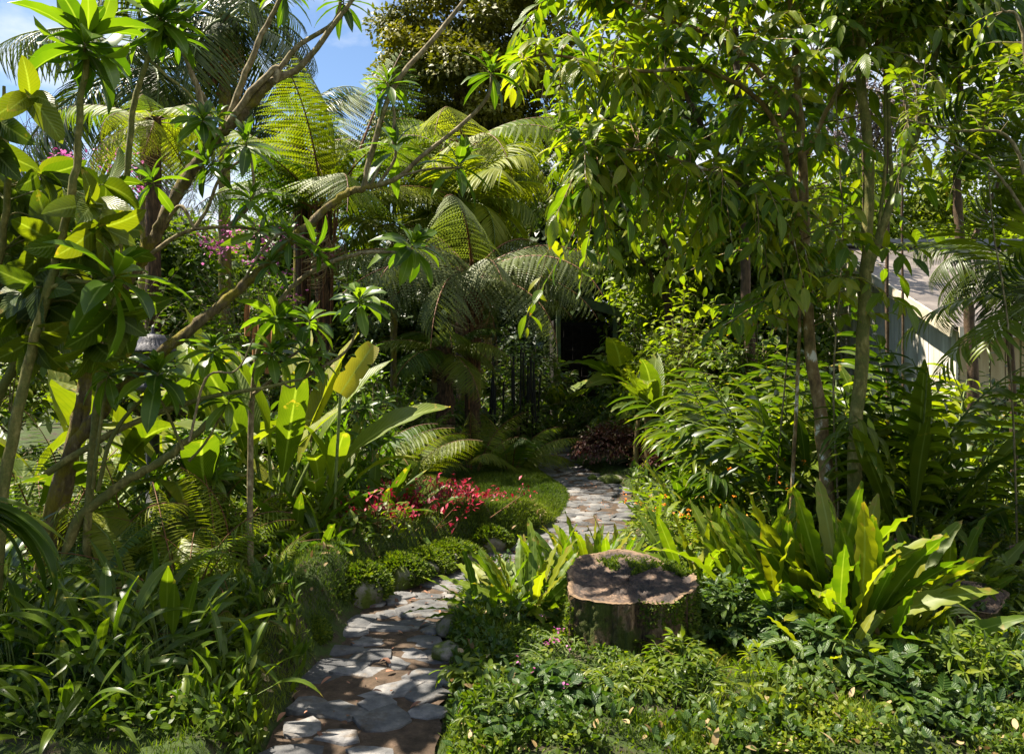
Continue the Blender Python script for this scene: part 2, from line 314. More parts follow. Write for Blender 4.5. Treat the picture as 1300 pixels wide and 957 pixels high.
# ------------------------------------------------------------------ terrain and path
PC = spline([(-.7, -1.5), (-.66, 1.5), (-.64, 3.0), (-.64, 3.73), (-.665, 4.4), (-.63, 4.87), (-.52, 5.25), (-.2, 5.7), (.08, 5.95), (.40, 6.3), (.70, 7.0), (.87, 7.85), (.9, 8.7), (.66, 9.74), (.46, 10.7), (.52, 11.7), (.78, 12.6), (1.4, 14), (2.4, 15.5), (3.6, 18)], 240)
HW = .33
def HWY(y): return np.interp(y, [3.7, 4.4, 4.9, 5.6, 6.5, 20], [.35, .3, .26, .26, .33, .33])
def pdist(x, y):
    x = np.atleast_1d(x); y = np.atleast_1d(y)
    d = np.hypot(x[:, None]-PC[None, :, 0], y[:, None]-PC[None, :, 1]); return d.min(1)
def pside(x, y):
    x = np.atleast_1d(x); y = np.atleast_1d(y)
    d = np.hypot(x[:, None]-PC[None, :, 0], y[:, None]-PC[None, :, 1]); k = np.clip(d.argmin(1), 1, len(PC)-2)
    t = PC[k+1]-PC[k-1]; return t[:, 0]*(y-PC[k, 1])-t[:, 1]*(x-PC[k, 0])    # >0 left
def sm(e0, e1, v):
    t = np.clip((v-e0)/(e1-e0), 0, 1); return t*t*(3-2*t)
def gz(x, y):
    x = np.atleast_1d(np.asarray(x, float)); y = np.atleast_1d(np.asarray(y, float)); d = pdist(x, y); s = pside(x, y)
    b = sm(HWY(y)-.04, HWY(y)+.16, d); h = np.where(s > 0, .15-.09*sm(6.3, 8, y), .08-.04*sm(7, 8.5, y))*b
    h = h+b*(.03*np.sin(x*5.1+y*2.3)*np.cos(y*4.3-x)+.02*np.sin(x*11+1)*np.sin(y*9.7))
    h = h+np.where(s > 0, .15, 0)*np.exp(-((d-.5)/.2)**2)*sm(3.7, 4.2, y)*sm(7.3, 6.3, y)
    h = h+.25*sm(1.6, 5, d)*np.where(s > 0, 1, .2)*sm(60, 20, np.hypot(x, y))
    return h-.03*(1-b)
def g1(x, y): return float(gz(x, y)[0])
def G(px, Y): x = (px-650.0)/FPX*Y; return np.array([x, Y, g1(x, Y)])
xs = np.unique(np.concatenate([np.linspace(-3.5, 4.5, 200), np.geomspace(4.5, 1500, 26), -np.geomspace(3.5, 1500, 26)]))
ys = np.unique(np.concatenate([np.linspace(2, 13, 240), np.linspace(-4, 2, 20), np.geomspace(13, 1500, 30), -np.geomspace(4, 1500, 16)]))
GX, GY = np.meshgrid(xs, ys); Z = np.concatenate([gz(GX[i], GY[i]) for i in range(len(ys))]).reshape(GX.shape)
nx = len(xs); i, j = np.meshgrid(np.arange(len(ys)-1), np.arange(nx-1), indexing='ij'); a = i*nx+j
gm = MB().add(np.stack([GX.ravel(), GY.ravel(), Z.ravel()], 1), np.stack([a, a+1, a+nx+1, a+nx], -1).reshape(-1, 4))
tag(gm.obj('ground', EARTH), kind='structure')
rng = np.random.default_rng(3)
tn = nrm(np.gradient(PC, axis=0)); nn = np.stack([-tn[:, 1], tn[:, 0]], 1); pm = MB()
cols = np.linspace(-1, 1, 7); hw = HWY(PC[:, 1])+.03*np.sin(np.arange(len(PC))*.35)+.02*np.sin(np.arange(len(PC))*.9)
v = np.array([[*(PC[k]+nn[k]*c*hw[k]), -.004+.012*(1-c*c)+rng.normal()*.003] for k in range(len(PC)) for c in cols])
f = [[k*7+c+1, k*7+c, (k+1)*7+c, (k+1)*7+c+1] for k in range(len(PC)-1) for c in range(6)]
pm.add(v, f)
pts = []
seg = np.concatenate([[0], np.cumsum(np.hypot(*np.diff(PC, axis=0).T))]); s = 2.2
while s < 19:
    for c in (-.72, -.24, .24, .72):
        ss = s+rng.normal()*.03+(.11 if c in (-.24, .72) else 0); k = int(np.clip(np.interp(ss, seg, np.arange(len(PC))), 0, len(PC)-1)); u = c+rng.normal()*.06
        pts.append((*(PC[k]+nn[k]*u*HWY(PC[k, 1])*1.02), math.atan2(tn[k][1], tn[k][0])))
    s += .21
for (x, y, an) in pts:
    if rng.random() < .1: continue
    r = .088*(.7+rng.random()*.6); e = .7+rng.random()*.6; n = 9; th = np.arange(n)/n*2*np.pi+rng.random(); rr = r*(1+rng.normal(size=n)*.2)
    ca, sa = math.cos(an+1.57+rng.normal()*.25), math.sin(an+1.57+rng.normal()*.25); px_, py_ = np.cos(th)*rr*e*1.35, np.sin(th)*rr/e
    X = x+px_*ca-py_*sa; Y_ = y+px_*sa+py_*ca; h = .007+rng.random()*.009; tl = rng.normal(size=2)*.05
    zz = h+(X-x)*tl[0]+(Y_-y)*tl[1]
    V = np.concatenate([np.stack([X, Y_, zz*0-.01], 1), np.stack([X, Y_, zz-.002], 1), np.stack([x+(X-x)*.95, y+(Y_-y)*.95, zz], 1), [[x, y, h+.002]]*n])
    F = [[q*n+b, q*n+(b+1) % n, (q+1)*n+(b+1) % n, (q+1)*n+b] for q in range(3) for b in range(n)]
    pm.add(V, F, np.tile([rng.random(), 0, 0], (len(V), 1)), 1)
tag(pm.obj('path', [SOIL, SLAB]), kind='structure')

# ------------------------------------------------------------------ generic plants
def nearest(L_, p):
    d = ((L_-p)**2).sum(1); return L_[d.argmin()]
def leafy(mbw, mbl, limbs, pts, rng, T0, ls, nl=9, droop=.5, spread=.9, twr=.006, whorl=False, sag=.15, lrnd=.35, wm=0, lm=0, spn=.55):
    Ls = np.concatenate([spline(l, 30) for l in limbs]); pos = []; D = []; U = []; S = []; RN = []
    for p in pts:
        q = nearest(Ls, p); ln = np.linalg.norm(p-q)
        mid = (p+q)/2+np.array([0, 0, sag*ln])+rng.normal(size=3)*ln*.06
        c = spline([q, mid, p], 9); mbw.tube(c, np.linspace(twr, twr*.35, 9), 4, wm)
        base = rng.random()
        if whorl:
            tan = nrm(c[-1]-c[-3]); F = frames(tan[None])[0]
            for i in range(nl):
                ph = i*2.4+rng.random(); el = .15+1.35*i/nl
                d = tan*math.cos(el)+(F[:, 0]*math.cos(ph)+F[:, 2]*math.sin(ph))*math.sin(el)
                pos.append(c[-1]-tan*ls*.25*i/nl); D.append(d+[0, 0, -droop*i/nl]); U.append(tan+[0, 0, .3]); S.append(ls*(.6+.4*min(1, i/nl*2))*(1+rng.normal()*.1)); RN.append(base*spn+rng.random()*(1-spn))
        else:
            us = np.linspace(max(.1, 1-lrnd*2.2), 1, nl)
            for i, u in enumerate(us):
                k = min(7, int(u*8)); t = nrm(c[k+1]-c[k]); o = nrm(np.cross(t, [0, 0, 1.])+1e-6)*(1 if i % 2 else -1)
                d = t*(.55+.5*(i == nl-1))+o*spread*(i < nl-1)+np.array([0, 0, -droop])+rng.normal(size=3)*.22
                pos.append(c[k]*(1-(u*8-k))+c[k+1]*(u*8-k) if k < 8 else c[8]); D.append(d); U.append(np.array([0, 0, 1.])+rng.normal(size=3)*.35); S.append(ls*(.5+.85*rng.random())); RN.append(base*spn+rng.random()*(1-spn))
    mbl.leaves(T0, np.array(pos), frames(np.array(D), np.array(U)), np.array(S), np.array(RN)*.9, lm)
def cloud(mbl, C, Rr, n, rng, T0, ls, droop=.35, shell=.45, lm=0, up=.7):
    C = np.asarray(C); k = rng.choice(len(C), n, p=(Rr**2)/(Rr**2).sum()); d = rdir(rng, n); d[:, 2] = np.where(d[:, 2] < -.35, -d[:, 2], d[:, 2])
    p = C[k]+d*(Rr[k]*rng.random(n)**shell)[:, None]*np.array([1, 1, .75])
    D = d*.6+rdir(rng, n)*.6+np.array([0, 0, -droop]); U = d+np.array([0, 0, up])+rdir(rng, n)*.4
    cr = rng.random(len(C))
    mbl.leaves(T0, p, frames(D, U), ls*(.65+.6*rng.random(n)), np.clip(cr[k]*.45+rng.random(n)*.5, 0, 1), lm)
def big_tree(name, label, cat, px, Y, ztop, zbot, wid, dep, ncl, nl, ls, mat, T0='card', tr=.2, group=None, seed=1, crad=.23, bark=None, lean=0, shell=.45):
    rng = np.random.default_rng(seed); b = G(px, Y); t = thing(name, label, cat, b, group); x0 = b.copy()
    cz = (ztop+zbot)/2; hz = (ztop-zbot)/2; C = []
    while len(C) < ncl:
        d = rdir(rng, 1)[0]*rng.random()**.33
        if d[2] < 0: d[:2] *= .9
        C.append([d[0]*wid/2*.85+lean, d[1]*dep/2*.85, cz+d[2]*hz*.88-b[2]])
    C = np.array(C); Rr = crad*min(wid, hz*2)*(.55+.8*rng.random(ncl))
    mw = MB(); top = np.array([lean*.8, 0, cz+hz*.5-b[2]]); tk = spline([[0, 0, -.15], [rng.normal()*.1*tr*4, 0, top[2]*.35], [lean*.4+rng.normal()*tr, rng.normal()*tr, top[2]*.7], top], 14)
    mw.tube(tk, np.linspace(tr, tr*.25, 14), 8, rough=.06, rng=rng)
    for c in C[:min(ncl, 26)]:
        q = tk[int(np.clip(np.searchsorted(tk[:, 2], c[2]*.75), 2, 12))]
        mw.tube(spline([q, (q+c)/2+[0, 0, .1*hz], c], 7), np.linspace(tr*.3, tr*.06, 7), 5)
    mw.obj('trunk', bark or BARK, t)
    ml = MB(); cloud(ml, C, Rr, nl, rng, T[T0], ls, shell=shell); ml.obj('crown', LM[mat], t); return t
def shrub(name, label, cat, px, Y, h, w, n, nl, ls, T0, mat, whorl=False, droop=.3, seed=1, group=None, z0=0, bark=None, twr=.005, d=None, off=None, part='foliage'):
    rng = np.random.default_rng(seed); b = G(px, Y) if off is None else np.array(off); t = thing(name, label, cat, b, group); d = d or w
    pts = []
    for _ in range(n):
        a = rng.random()*6.283; r = math.sqrt(rng.random()); z = z0+(h-z0)*(1-r*r*.75)*(.55+.45*rng.random())
        pts.append([math.cos(a)*r*w/2, math.sin(a)*r*d/2, z])
    pts = np.array(pts); limbs = []
    for k in range(5):
        p = pts[rng.integers(n)]*.55; limbs.append([[0, 0, -.05], [p[0]*.4, p[1]*.4, p[2]*.6], p])
    mw = MB(); ml = MB()
    for l in limbs: mw.tube(spline(l, 8), np.linspace(twr*2, twr, 8), 5)
    leafy(mw, ml, limbs, pts, rng, T[T0], ls, nl, droop, whorl=whorl, twr=twr)
    mw.obj('stem', bark or TWIG, t); ml.obj(part, LM[mat], t); return t
def mvar(fn, k, name, mats, seed):
    out = []
    for i in range(k): out.append(fn(np.random.default_rng(seed*31+i), i).mesh(name, mats))
    return out
def radial(t, vars_, rng, n, e0, e1, s0, s1, part='frond', z=0., r0=.02, az=None, azw=6.283, jr=.25, lean=(0, 0, 0), ej=5):
    """leaves/fronds round a growing point; e = elevation in degrees"""
    for i in range(n):
        ph = (i*2.39996+rng.normal()*.2) if azw > 6 else az+(rng.random()-.5)*azw
        u = (i+.5)/n; e = R(e0+(e1-e0)*u+rng.normal()*ej)
        d = np.array([math.cos(ph)*math.cos(e), math.sin(ph)*math.cos(e), math.sin(e)])+np.array(lean)+rng.normal(size=3)*(ej-5)*.012
        child(part, vars_[rng.integers(len(vars_))], t, (math.cos(ph)*r0, math.sin(ph)*r0, z-u*r0*.5), d, rng.normal()*jr, s0+(s1-s0)*rng.random())
def fernprof(t): return .34*(math.sin(math.pi*(min(1, .18+.8*t))**.75))**.9 if t < 1 else .02
def swordprof(t): return .13*max(.1, math.sin(math.pi*min(1, .22+.75*t))**.8)
def palmprof(t): return .42*max(.12, math.sin(math.pi*min(1, .2+.72*t))**.6)
def ginprof(t): return .17+.1*math.sin(math.pi*min(1, t*.9+.05))
V = {}
V['tfern'] = mvar(lambda r, i: frond(1, 1.1+.25*i, 24, T['feather'], fernprof, r, 72, .3, .1, .007), 3, 'tree_fern_frond', [LM['fern'], STIPE], 1)
V['tferng'] = mvar(lambda r, i: frond(1, 1.0+.25*i, 22, T['feather_d'], fernprof, r, 72, .45, .12, .008), 3, 'grey_fern_frond', [LM['ferng'], STIPE], 2)
V['tferny'] = mvar(lambda r, i: frond(1, 1.2+.25*i, 18, T['feather'], fernprof, r, 70, .4, .1, .007), 3, 'yellow_fern_frond', [LM['ferny'], STIPE], 3)
V['sword'] = mvar(lambda r, i: frond(1, .9+.3*i, 36, T['pinna'], swordprof, r, 78, .15, .1, .005), 3, 'fern_frond', [LM['fern'], STIPEG], 4)
V['bracken'] = mvar(lambda r, i: frond(1, 1.0+.25*i, 30, T['leaflet_n'], lambda t: .24*math.sin(math.pi*min(1, .2+.77*t))**.8, r, 70, .35, .12, .006), 3, 'fern_frond', [LM['fern'], STIPE], 5)
V['brackeny'] = mvar(lambda r, i: frond(1, .9+.25*i, 30, T['leaflet_n'], lambda t: .21*math.sin(math.pi*min(1, .2+.77*t))**.8, r, 70, .3, .12, .006), 3, 'fern_frond', [LM['ferny'], STIPE], 6)
V['palmd'] = mvar(lambda r, i: frond(1, 1.1+.35*i, 46, T['leaflet_n'], palmprof, r, 62, .35, .15, .012, vee=.1), 3, 'palm_frond', [LM['palm'], STIPEG], 7)
V['palmg'] = mvar(lambda r, i: frond(1, .7+.25*i, 18, T['leaflet_w'], lambda t: .33*max(.3, math.sin(math.pi*min(1, .2+.72*t))**.6), r, 60, .12, .15, .008, vee=.15), 3, 'palm_frond', [LM['palmg'], STIPEG], 8)
V['palmy'] = mvar(lambda r, i: frond(1, .9+.35*i, 34, T['leaflet'], palmprof, r, 58, .35, .15, .01, vee=.15), 3, 'palm_frond', [LM['ferny'], STIPEG], 9)
V['ging'] = mvar(lambda r, i: frond(1, .35+.2*i, 19, T['glance'], ginprof, r, 50, .25, .2, .009, alt=True), 4, 'leafy_stem', [LM['ginger'], STIPEG], 10)
V['gingb'] = mvar(lambda r, i: frond(1, .35+.2*i, 17, T['glance'], ginprof, r, 50, .25, .2, .009, alt=True), 4, 'leafy_stem', [LM['bright'], STIPEG], 11)
def one(T0, w=1, rnd=.5, n=1): 
    mb = MB(); mb.leaves(T[T0], np.zeros((1, 3)), np.eye(3)[None], [1.0], [rnd], 0, np.array([w])); return mb
def paddle(r, i, droop, wmul):
    mb = MB(); lt = leafT(12, .11*wmul, obl, .3, droop, .008, 4)
    st = np.array([[0, 0, 0], [0, .18, .01], [0, .36, 0]]); mb.tube(spline(st, 6), np.linspace(.012, .008, 6), 5, 1)
    mb.leaves(lt, np.array([[0, .34, 0]]), np.eye(3)[None], [.66], [r.random()*.8]); return mb
V['nest'] = mvar(lambda r, i: (lambda mb: mb.leaves(leafT(20, .056+.016*r.random(), obl, .25, [.2, .4, .7, 1.2, .5, .3][i], .014, 5+r.random()*3), np.zeros((1, 3)), np.eye(3)[None], [1.0], [.25+r.random()*.75]))(MB()), 6, 'fern_leaf', LM['nest'], 12)
V['strap'] = mvar(lambda r, i: (lambda mb: mb.leaves(leafT(12, .042+.012*r.random(), strp, .35, [.8, 1.3, 1.8, 2.2][i]), np.zeros((1, 3)), np.eye(3)[None], [1.0], [r.random()*.8]))(MB()), 4, 'strap_leaf', LM['strap'], 13)
V['strapw'] = mvar(lambda r, i: (lambda mb: mb.leaves(leafT(12, .07+.015*r.random(), strp, .3, [.5, .9, 1.3, 1.7][i]), np.zeros((1, 3)), np.eye(3)[None], [1.0], [r.random()*.8]))(MB()), 4, 'strap_leaf', LM['strap'], 14)
V['paddle'] = mvar(lambda r, i: paddle(r, i, [.3, .6, .9, 1.3][i], 1), 4, 'paddle_leaf', [LM['paddle'], STIPEG], 15)
V['paddled'] = mvar(lambda r, i: paddle(r, i, [.5, .8, 1.2, 1.6][i], 1.2), 4, 'paddle_leaf', [LM['bigleaf'], STIPEG], 16)
V['paddlen'] = mvar(lambda r, i: (lambda mb: mb.leaves(leafT(12, .062, obl, .3, [.2, .5, .8, 1.2][i], .008, 4), np.array([[0, .3, 0]]), np.eye(3)[None], [.7], [r.random()*.8]).tube([[0, 0, 0], [0, .3, 0]], .007, 5, 1))(MB()), 4, 'long_leaf', [LM['ginger'], STIPEG], 36)
V['dead'] = mvar(lambda r, i: frond(1, .9, 20, T['leaflet_n'], fernprof, r, 40, .7, .25, .006, jit=.25), 2, 'dead_frond', [LM['straw'], STIPE], 37)
V['flat'] = [frond(1, .35, 23, T['feather'], fernprof, np.random.default_rng(77), 74, .12, .14, .011).mesh('upright_frond', [LM['fern'], STIPE])]
V['banana'] = mvar(lambda r, i: (lambda mb: mb.leaves(leafT(18, .15, ova, .2, [.5, .9, 1.3, 1.7][i], .012, 7), np.zeros((1, 3)), np.eye(3)[None], [1.0], [r.random()*.6]))(MB()), 4, 'banana_leaf', LM['paddle'], 17)
def palmgrass(r, i):
    mb = MB(); st = spline([[0, 0, 0], [0, .2, .005], [0, .42, -.005]], 6); mb.tube(st, np.linspace(.007, .004, 6), 4, 1)
    mb.leaves(leafT(9, .082, lambda t: np.sin(np.pi*t**.8)**1.1, .3, [.4, .8, 1.2, 1.5][i], .004, 2), np.array([[0, .4, 0]]), np.eye(3)[None], [.6], [r.random()*.8]); return mb
V['pgrass'] = mvar(palmgrass, 4, 'pleated_leaf', [LM['strap'], STIPEG], 18)
def rosette(r, i, n, T0):
    mb = MB(); p = []; D = []; U = []; S = []
    for k in range(n):
        u = k/n; ph = k*2.4+r.normal()*.12; e = R(80-125*u**1.1)+r.normal()*.12
        p.append([0, -.22*u, 0]); D.append([math.cos(ph)*math.cos(e), math.sin(e), math.sin(ph)*math.cos(e)]); U.append(np.array([0, 1, 0])+r.normal(size=3)*.15); S.append((.5+.6*min(1, u*2))*(1+r.normal()*.1))
    mb.leaves(T[T0], np.array(p), frames(np.array(D), np.array(U)), np.array(S), r.random(n)*.9); mb.tube([[0, -.25, 0], [0, 0, 0]], .02, 5, 1); return mb
T['ros'] = leafT(6, .155, lambda t: np.sin(np.pi*np.clip(t, 0, 1)**1.15)**.75, .3, .9, .006)
T['rosn'] = leafT(6, .115, lambda t: np.sin(np.pi*np.clip(t, 0, 1)**1.05)**.8, .3, .7, .006)
V['ros'] = mvar(lambda r, i: rosette(r, i, [20, 16, 24][i], 'ros'), 3, 'leaf_rosette', [LM['rosette'], TWIG], 19)
V['rosn'] = mvar(lambda r, i: rosette(r, i, [16, 13, 18][i], 'rosn'), 3, 'leaf_rosette', [LM['rosette'], TWIG], 20)

def clump(name, label, cat, px, Y, var, n, e0, e1, s0, s1, seed, part='leaf', group=None, r0=.06, z=0., lean=(0, 0, 0), jr=.3, loc=None, ej=5):
    b = G(px, Y) if loc is None else np.array(loc); t = thing(name, label, cat, b, group)
    radial(t, V[var], np.random.default_rng(seed), n, e0, e1, s0, s1, part, z, r0, lean=lean, jr=jr, ej=ej); return t
def tree_fern(label, px, Y, ptop, var, n, e0, e1, s0, s1, seed, tr=.1, lean=0, group=None, stipes=0, name='tree_fern', part='frond'):
    b = G(px, Y); top = P(px+lean, ptop, Y)-b; rng = np.random.default_rng(seed); t = thing(name, label, 'tree fern' if name == 'tree_fern' else 'palm', b, group)
    mw = MB(); K = 26; c = spline([[0, 0, -.1], [top[0]*.3, 0, top[2]*.4], top], K); mw.tube(c, tr*(1+.35*np.linspace(1, 0, K)**3)*(1+.08*rng.normal(size=K)), 10, rough=.07, rng=rng)
    mw.obj('trunk', FERNTRUNK if name == 'tree_fern' else BARK, t)
    if stipes:
        ms = MB()
        for k in range(stipes):
            ph = k*2.4; r = tr*1.0; h0 = top[2]*(.25+.4*rng.random()); o = np.array([math.cos(ph), math.sin(ph), 0])
            ms.tube(spline([top*[1, 1, 0]*.5+o*r+[0, 0, h0], top*[1, 1, 0]*.8+o*r*1.15+[0, 0, (h0+top[2])/2], top+o*r*1.9+[0, 0, .12]], 8), np.linspace(.014, .008, 8), 5)
        ms.obj('old_stalks', STIPE, t)
    for k in range(4 if name == 'tree_fern' else 2):
        ph = rng.random()*6.28; child('dead_frond', V['dead'][k % 2], t, top+[math.cos(ph)*tr, math.sin(ph)*tr, -.06], [math.cos(ph)*.5, math.sin(ph)*.5, -.9], rng.normal()*.3, s0*(.55+.3*rng.random()))
    for i in range(n):
        ph = i*2.39996+rng.normal()*.15; u = (i+.5)/n; e = R(e0+(e1-e0)*u+rng.normal()*5)
        d = np.array([math.cos(ph)*math.cos(e), math.sin(ph)*math.cos(e), math.sin(e)])
        child(part, V[var][rng.integers(3)], t, top+[math.cos(ph)*tr*.6, math.sin(ph)*tr*.6, -u*.08], d, rng.normal()*.15, s0+(s1-s0)*rng.random())
    return t
# ================================================================== FAR BACKGROUND
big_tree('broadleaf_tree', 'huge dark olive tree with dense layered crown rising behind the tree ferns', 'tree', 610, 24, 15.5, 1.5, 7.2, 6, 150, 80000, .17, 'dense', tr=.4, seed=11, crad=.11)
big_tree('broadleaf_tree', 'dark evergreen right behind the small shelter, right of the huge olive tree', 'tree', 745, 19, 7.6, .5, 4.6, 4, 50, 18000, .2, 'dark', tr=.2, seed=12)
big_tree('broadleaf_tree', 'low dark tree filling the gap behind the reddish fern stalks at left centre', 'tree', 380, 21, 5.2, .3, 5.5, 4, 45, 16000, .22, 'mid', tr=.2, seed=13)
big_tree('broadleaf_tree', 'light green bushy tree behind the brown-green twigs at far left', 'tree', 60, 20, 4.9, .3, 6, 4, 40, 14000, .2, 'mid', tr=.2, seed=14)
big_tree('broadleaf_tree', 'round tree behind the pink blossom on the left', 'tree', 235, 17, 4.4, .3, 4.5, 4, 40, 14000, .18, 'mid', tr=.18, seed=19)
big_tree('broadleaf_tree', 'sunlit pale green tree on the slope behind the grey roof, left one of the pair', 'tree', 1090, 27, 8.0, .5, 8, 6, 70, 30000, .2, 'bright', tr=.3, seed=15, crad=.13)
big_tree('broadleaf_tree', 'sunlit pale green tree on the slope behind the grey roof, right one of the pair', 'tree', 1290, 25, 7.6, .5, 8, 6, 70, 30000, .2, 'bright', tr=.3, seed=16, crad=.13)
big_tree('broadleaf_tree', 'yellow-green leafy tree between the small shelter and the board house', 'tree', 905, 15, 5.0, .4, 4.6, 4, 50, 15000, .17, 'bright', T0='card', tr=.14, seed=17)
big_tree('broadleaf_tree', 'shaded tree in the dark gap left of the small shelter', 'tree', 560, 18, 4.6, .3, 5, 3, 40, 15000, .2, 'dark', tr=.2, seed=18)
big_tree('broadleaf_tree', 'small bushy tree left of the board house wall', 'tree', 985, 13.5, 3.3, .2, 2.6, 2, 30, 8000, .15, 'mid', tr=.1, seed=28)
rgw = np.random.default_rng(29); Cw = []; Rw = []
for _ in range(150):
    an = R(-42+84*rgw.random()); ds = 31+9*rgw.random(); r = 1.3+1.2*rgw.random(); Cw.append([math.sin(an)*ds, math.cos(an)*ds, rgw.random()**1.3*5.2]); Rw.append(r)
mw = MB(); cloud(mw, Cw, np.array(Rw), 60000, rgw, T['card'], .3); tag(mw.obj('woodland', LM['dark']), kind='stuff')
# twiggy grey-purple bare trees
def bare(label, px, Y, ztop, w, seed):
    rng = np.random.default_rng(seed); b = G(px, Y); t = thing('bare_tree', label, 'tree', b, None); mw = MB(); mt = MB()
    h = ztop-b[2]; tk = spline([[0, 0, 0], [.2, 0, h*.5], [-.1, 0, h*.9]], 12); mw.tube(tk, np.linspace(.14, .03, 12), 6)
    for k in range(16):
        q = tk[3+rng.integers(8)]; e = q+np.array([rng.normal()*w*.3, rng.normal()*w*.25, h*(.1+.3*rng.random())]); e[2] = min(e[2], h*1.03)
        c = spline([q, (q+e)/2+[0, 0, .2], e], 10); mt.tube(c, np.linspace(.05, .012, 10), 4)
        for r in range(34):
            s = c[2+rng.integers(8)]; f = s+rng.normal(size=3)*[.55, .4, .45]+[0, 0, .3]; cc = spline([s, (s+f)/2+rng.normal(size=3)*.08, f], 5); mt.tube(cc, np.linspace(.014, .006, 5), 3)
            for z in range(3):
                g = cc[1+rng.integers(4)]; mt.tube([g, g+rng.normal(size=3)*.18+[0, 0, .1]], [.008, .004], 3)
    mw.obj('trunk', LM['twig'], t); mt.obj('branches', LM['twig'], t)
bare('leafless twiggy mauve-grey tree at far left under the feathery palm', 75, 22, 7.0, 4.5, 21)
bare('leafless twiggy tree beside the blossom, right of the mauve-grey one', 215, 23, 6.9, 4.0, 22)
# bamboo-like pale tree in the bright gap, upper right
big_tree('feathery_tree', 'pale feathery tree seen through the dark gap between the slender stems', 'tree', 1100, 32, 15, 6, 6, 4, 60, 7000, .22, 'twig', tr=.2, seed=23, crad=.2)

# ---- board house
ht = thing('board_house', 'whitewashed vertical-board house with sagging brown-grey roof behind the big leaves', 'house', (6.15, 11, -.1))
WHT = rough_mat('weathered_boards', [(.3, (.3, .27, .22)), (.5, (.55, .52, .45)), (.7, (.75, .72, .66))], 5, .8, .4, (1, 1, .12), None, .5, .01)
TAN = rough_mat('tan_boards', [(.3, (.16, .12, .07)), (.5, (.36, .28, .15)), (.7, (.5, .42, .26))], 5, .8, .4, (1, 1, .12), None, .5, .01)
ROOF = rough_mat('roofing', [(.3, (.04, .034, .032)), (.5, (.1, .082, .07)), (.7, (.2, .17, .15))], 2.2, .6, .5, None, None, .5, .01, spec=.6)
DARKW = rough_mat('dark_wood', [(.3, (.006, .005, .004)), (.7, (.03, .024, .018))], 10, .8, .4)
METAL = rough_mat('grey_metal', [(.3, (.09, .1, .12)), (.7, (.17, .19, .21))], 3, .5, .2, None, None, .5, .004)
CREAM = rough_mat('cream_trim', [(.3, (.4, .34, .24)), (.7, (.62, .56, .44))], 6, .7, .3)
rg = np.random.default_rng(5)
mb = MB(); z1, z2 = 1.98, 3.42; y = 0
while y < 7.8:                                    # gable wall boards
    zz = z1+(z2-z1)*(1-abs(y-3.9)/3.9); mb.box([rg.normal()*.004, y+.07, zz/2], [.03, .135, zz-.05]); y += .148
mb.obj('gable_wall', WHT, ht, smooth=False)
mb = MB(); x = .03
while x < 8:
    mb.box([x+.1, .02+rg.normal()*.006, .95], [.19, .03, 1.95]); x += .215
mb.obj('front_wall', TAN, ht, smooth=False)
nxr, nyr = 24, 14; mb = MB()
for sdir in (0, 1):
    v = []
    for i in range(nxr+1):
        for j in range(nyr+1):
            u = j/nyr; yy = -.35+u*4.25 if sdir == 0 else 8.15-u*4.25; xx = -.22+i/nxr*8.6
            zz = z1-.08+(z2+.06-z1+.08)*u-.05*math.sin(u*3.1)*(1+math.sin(xx*1.3)*.5); v.append([xx, yy, zz])
    f = [[i*(nyr+1)+j, (i+1)*(nyr+1)+j, (i+1)*(nyr+1)+j+1, i*(nyr+1)+j+1] for i in range(nxr) for j in range(nyr)]
    mb.add(v, f)
    v2 = np.array(v)-[0, 0, .06]; mb.add(v2, np.array(f)[:, ::-1])
mb.obj('roof', ROOF, ht)
for q, (ya, yb) in enumerate(((-.35, 3.9), (8.15, 3.9))):
    a = np.array([-.27, ya, z1-.13]); b = np.array([-.27, yb, z2+.0]); dv = b-a; Fm = frames(dv[None])[0]
    mb = MB(); mb.box((a+b)/2, [.035, np.linalg.norm(dv), .17], Fm); mb.obj('rake_board', CREAM, ht, smooth=False)
mb = MB(); mb.box([4.1, -.4, z1-.15], [8.6, .03, .14]); mb.obj('fascia', CREAM, ht, smooth=False)
mb = MB(); mb.box([4.1, 3.9, z2+.12], [8.7, .4, .12])
mb.obj('ridge_vent', METAL, ht, smooth=False)
for wx in (1.6, 4.2):
    mb = MB(); mb.box([wx, -.03, 1.2], [.9, .05, .9]); w_ = mb.obj('window_frame', CREAM, ht, smooth=False)
    mb = MB(); mb.box([wx, -.06, 1.2], [.76, .03, .76]); mb.obj('pane', DARKW, w_, smooth=False)
# low rear shed with reddish white strips
sh = thing('low_shed', 'low shed with pale and red striped roof edge left of the board house', 'shed', P(1030, 434, 17)-[0, 0, 1.6])
REDB = rough_mat('faded_red', [(.3, (.25, .06, .05)), (.7, (.42, .16, .12))], 6, .7, .2)
mb = MB(); mb.box([0, .8, 1.5], [2.0, 1.5, 3.0]); mb.obj('wall', WHT, sh, smooth=False)
mb = MB(); [mb.box([0, -.1-.12*k, 3.72-.17*k], [2.3, .14, .05], m=k % 2) for k in range(4)]; mb.box([0, .8, 3.3], [2.2, 1.7, .5], m=0); mb.obj('roof', [WHT, REDB], sh, smooth=False)

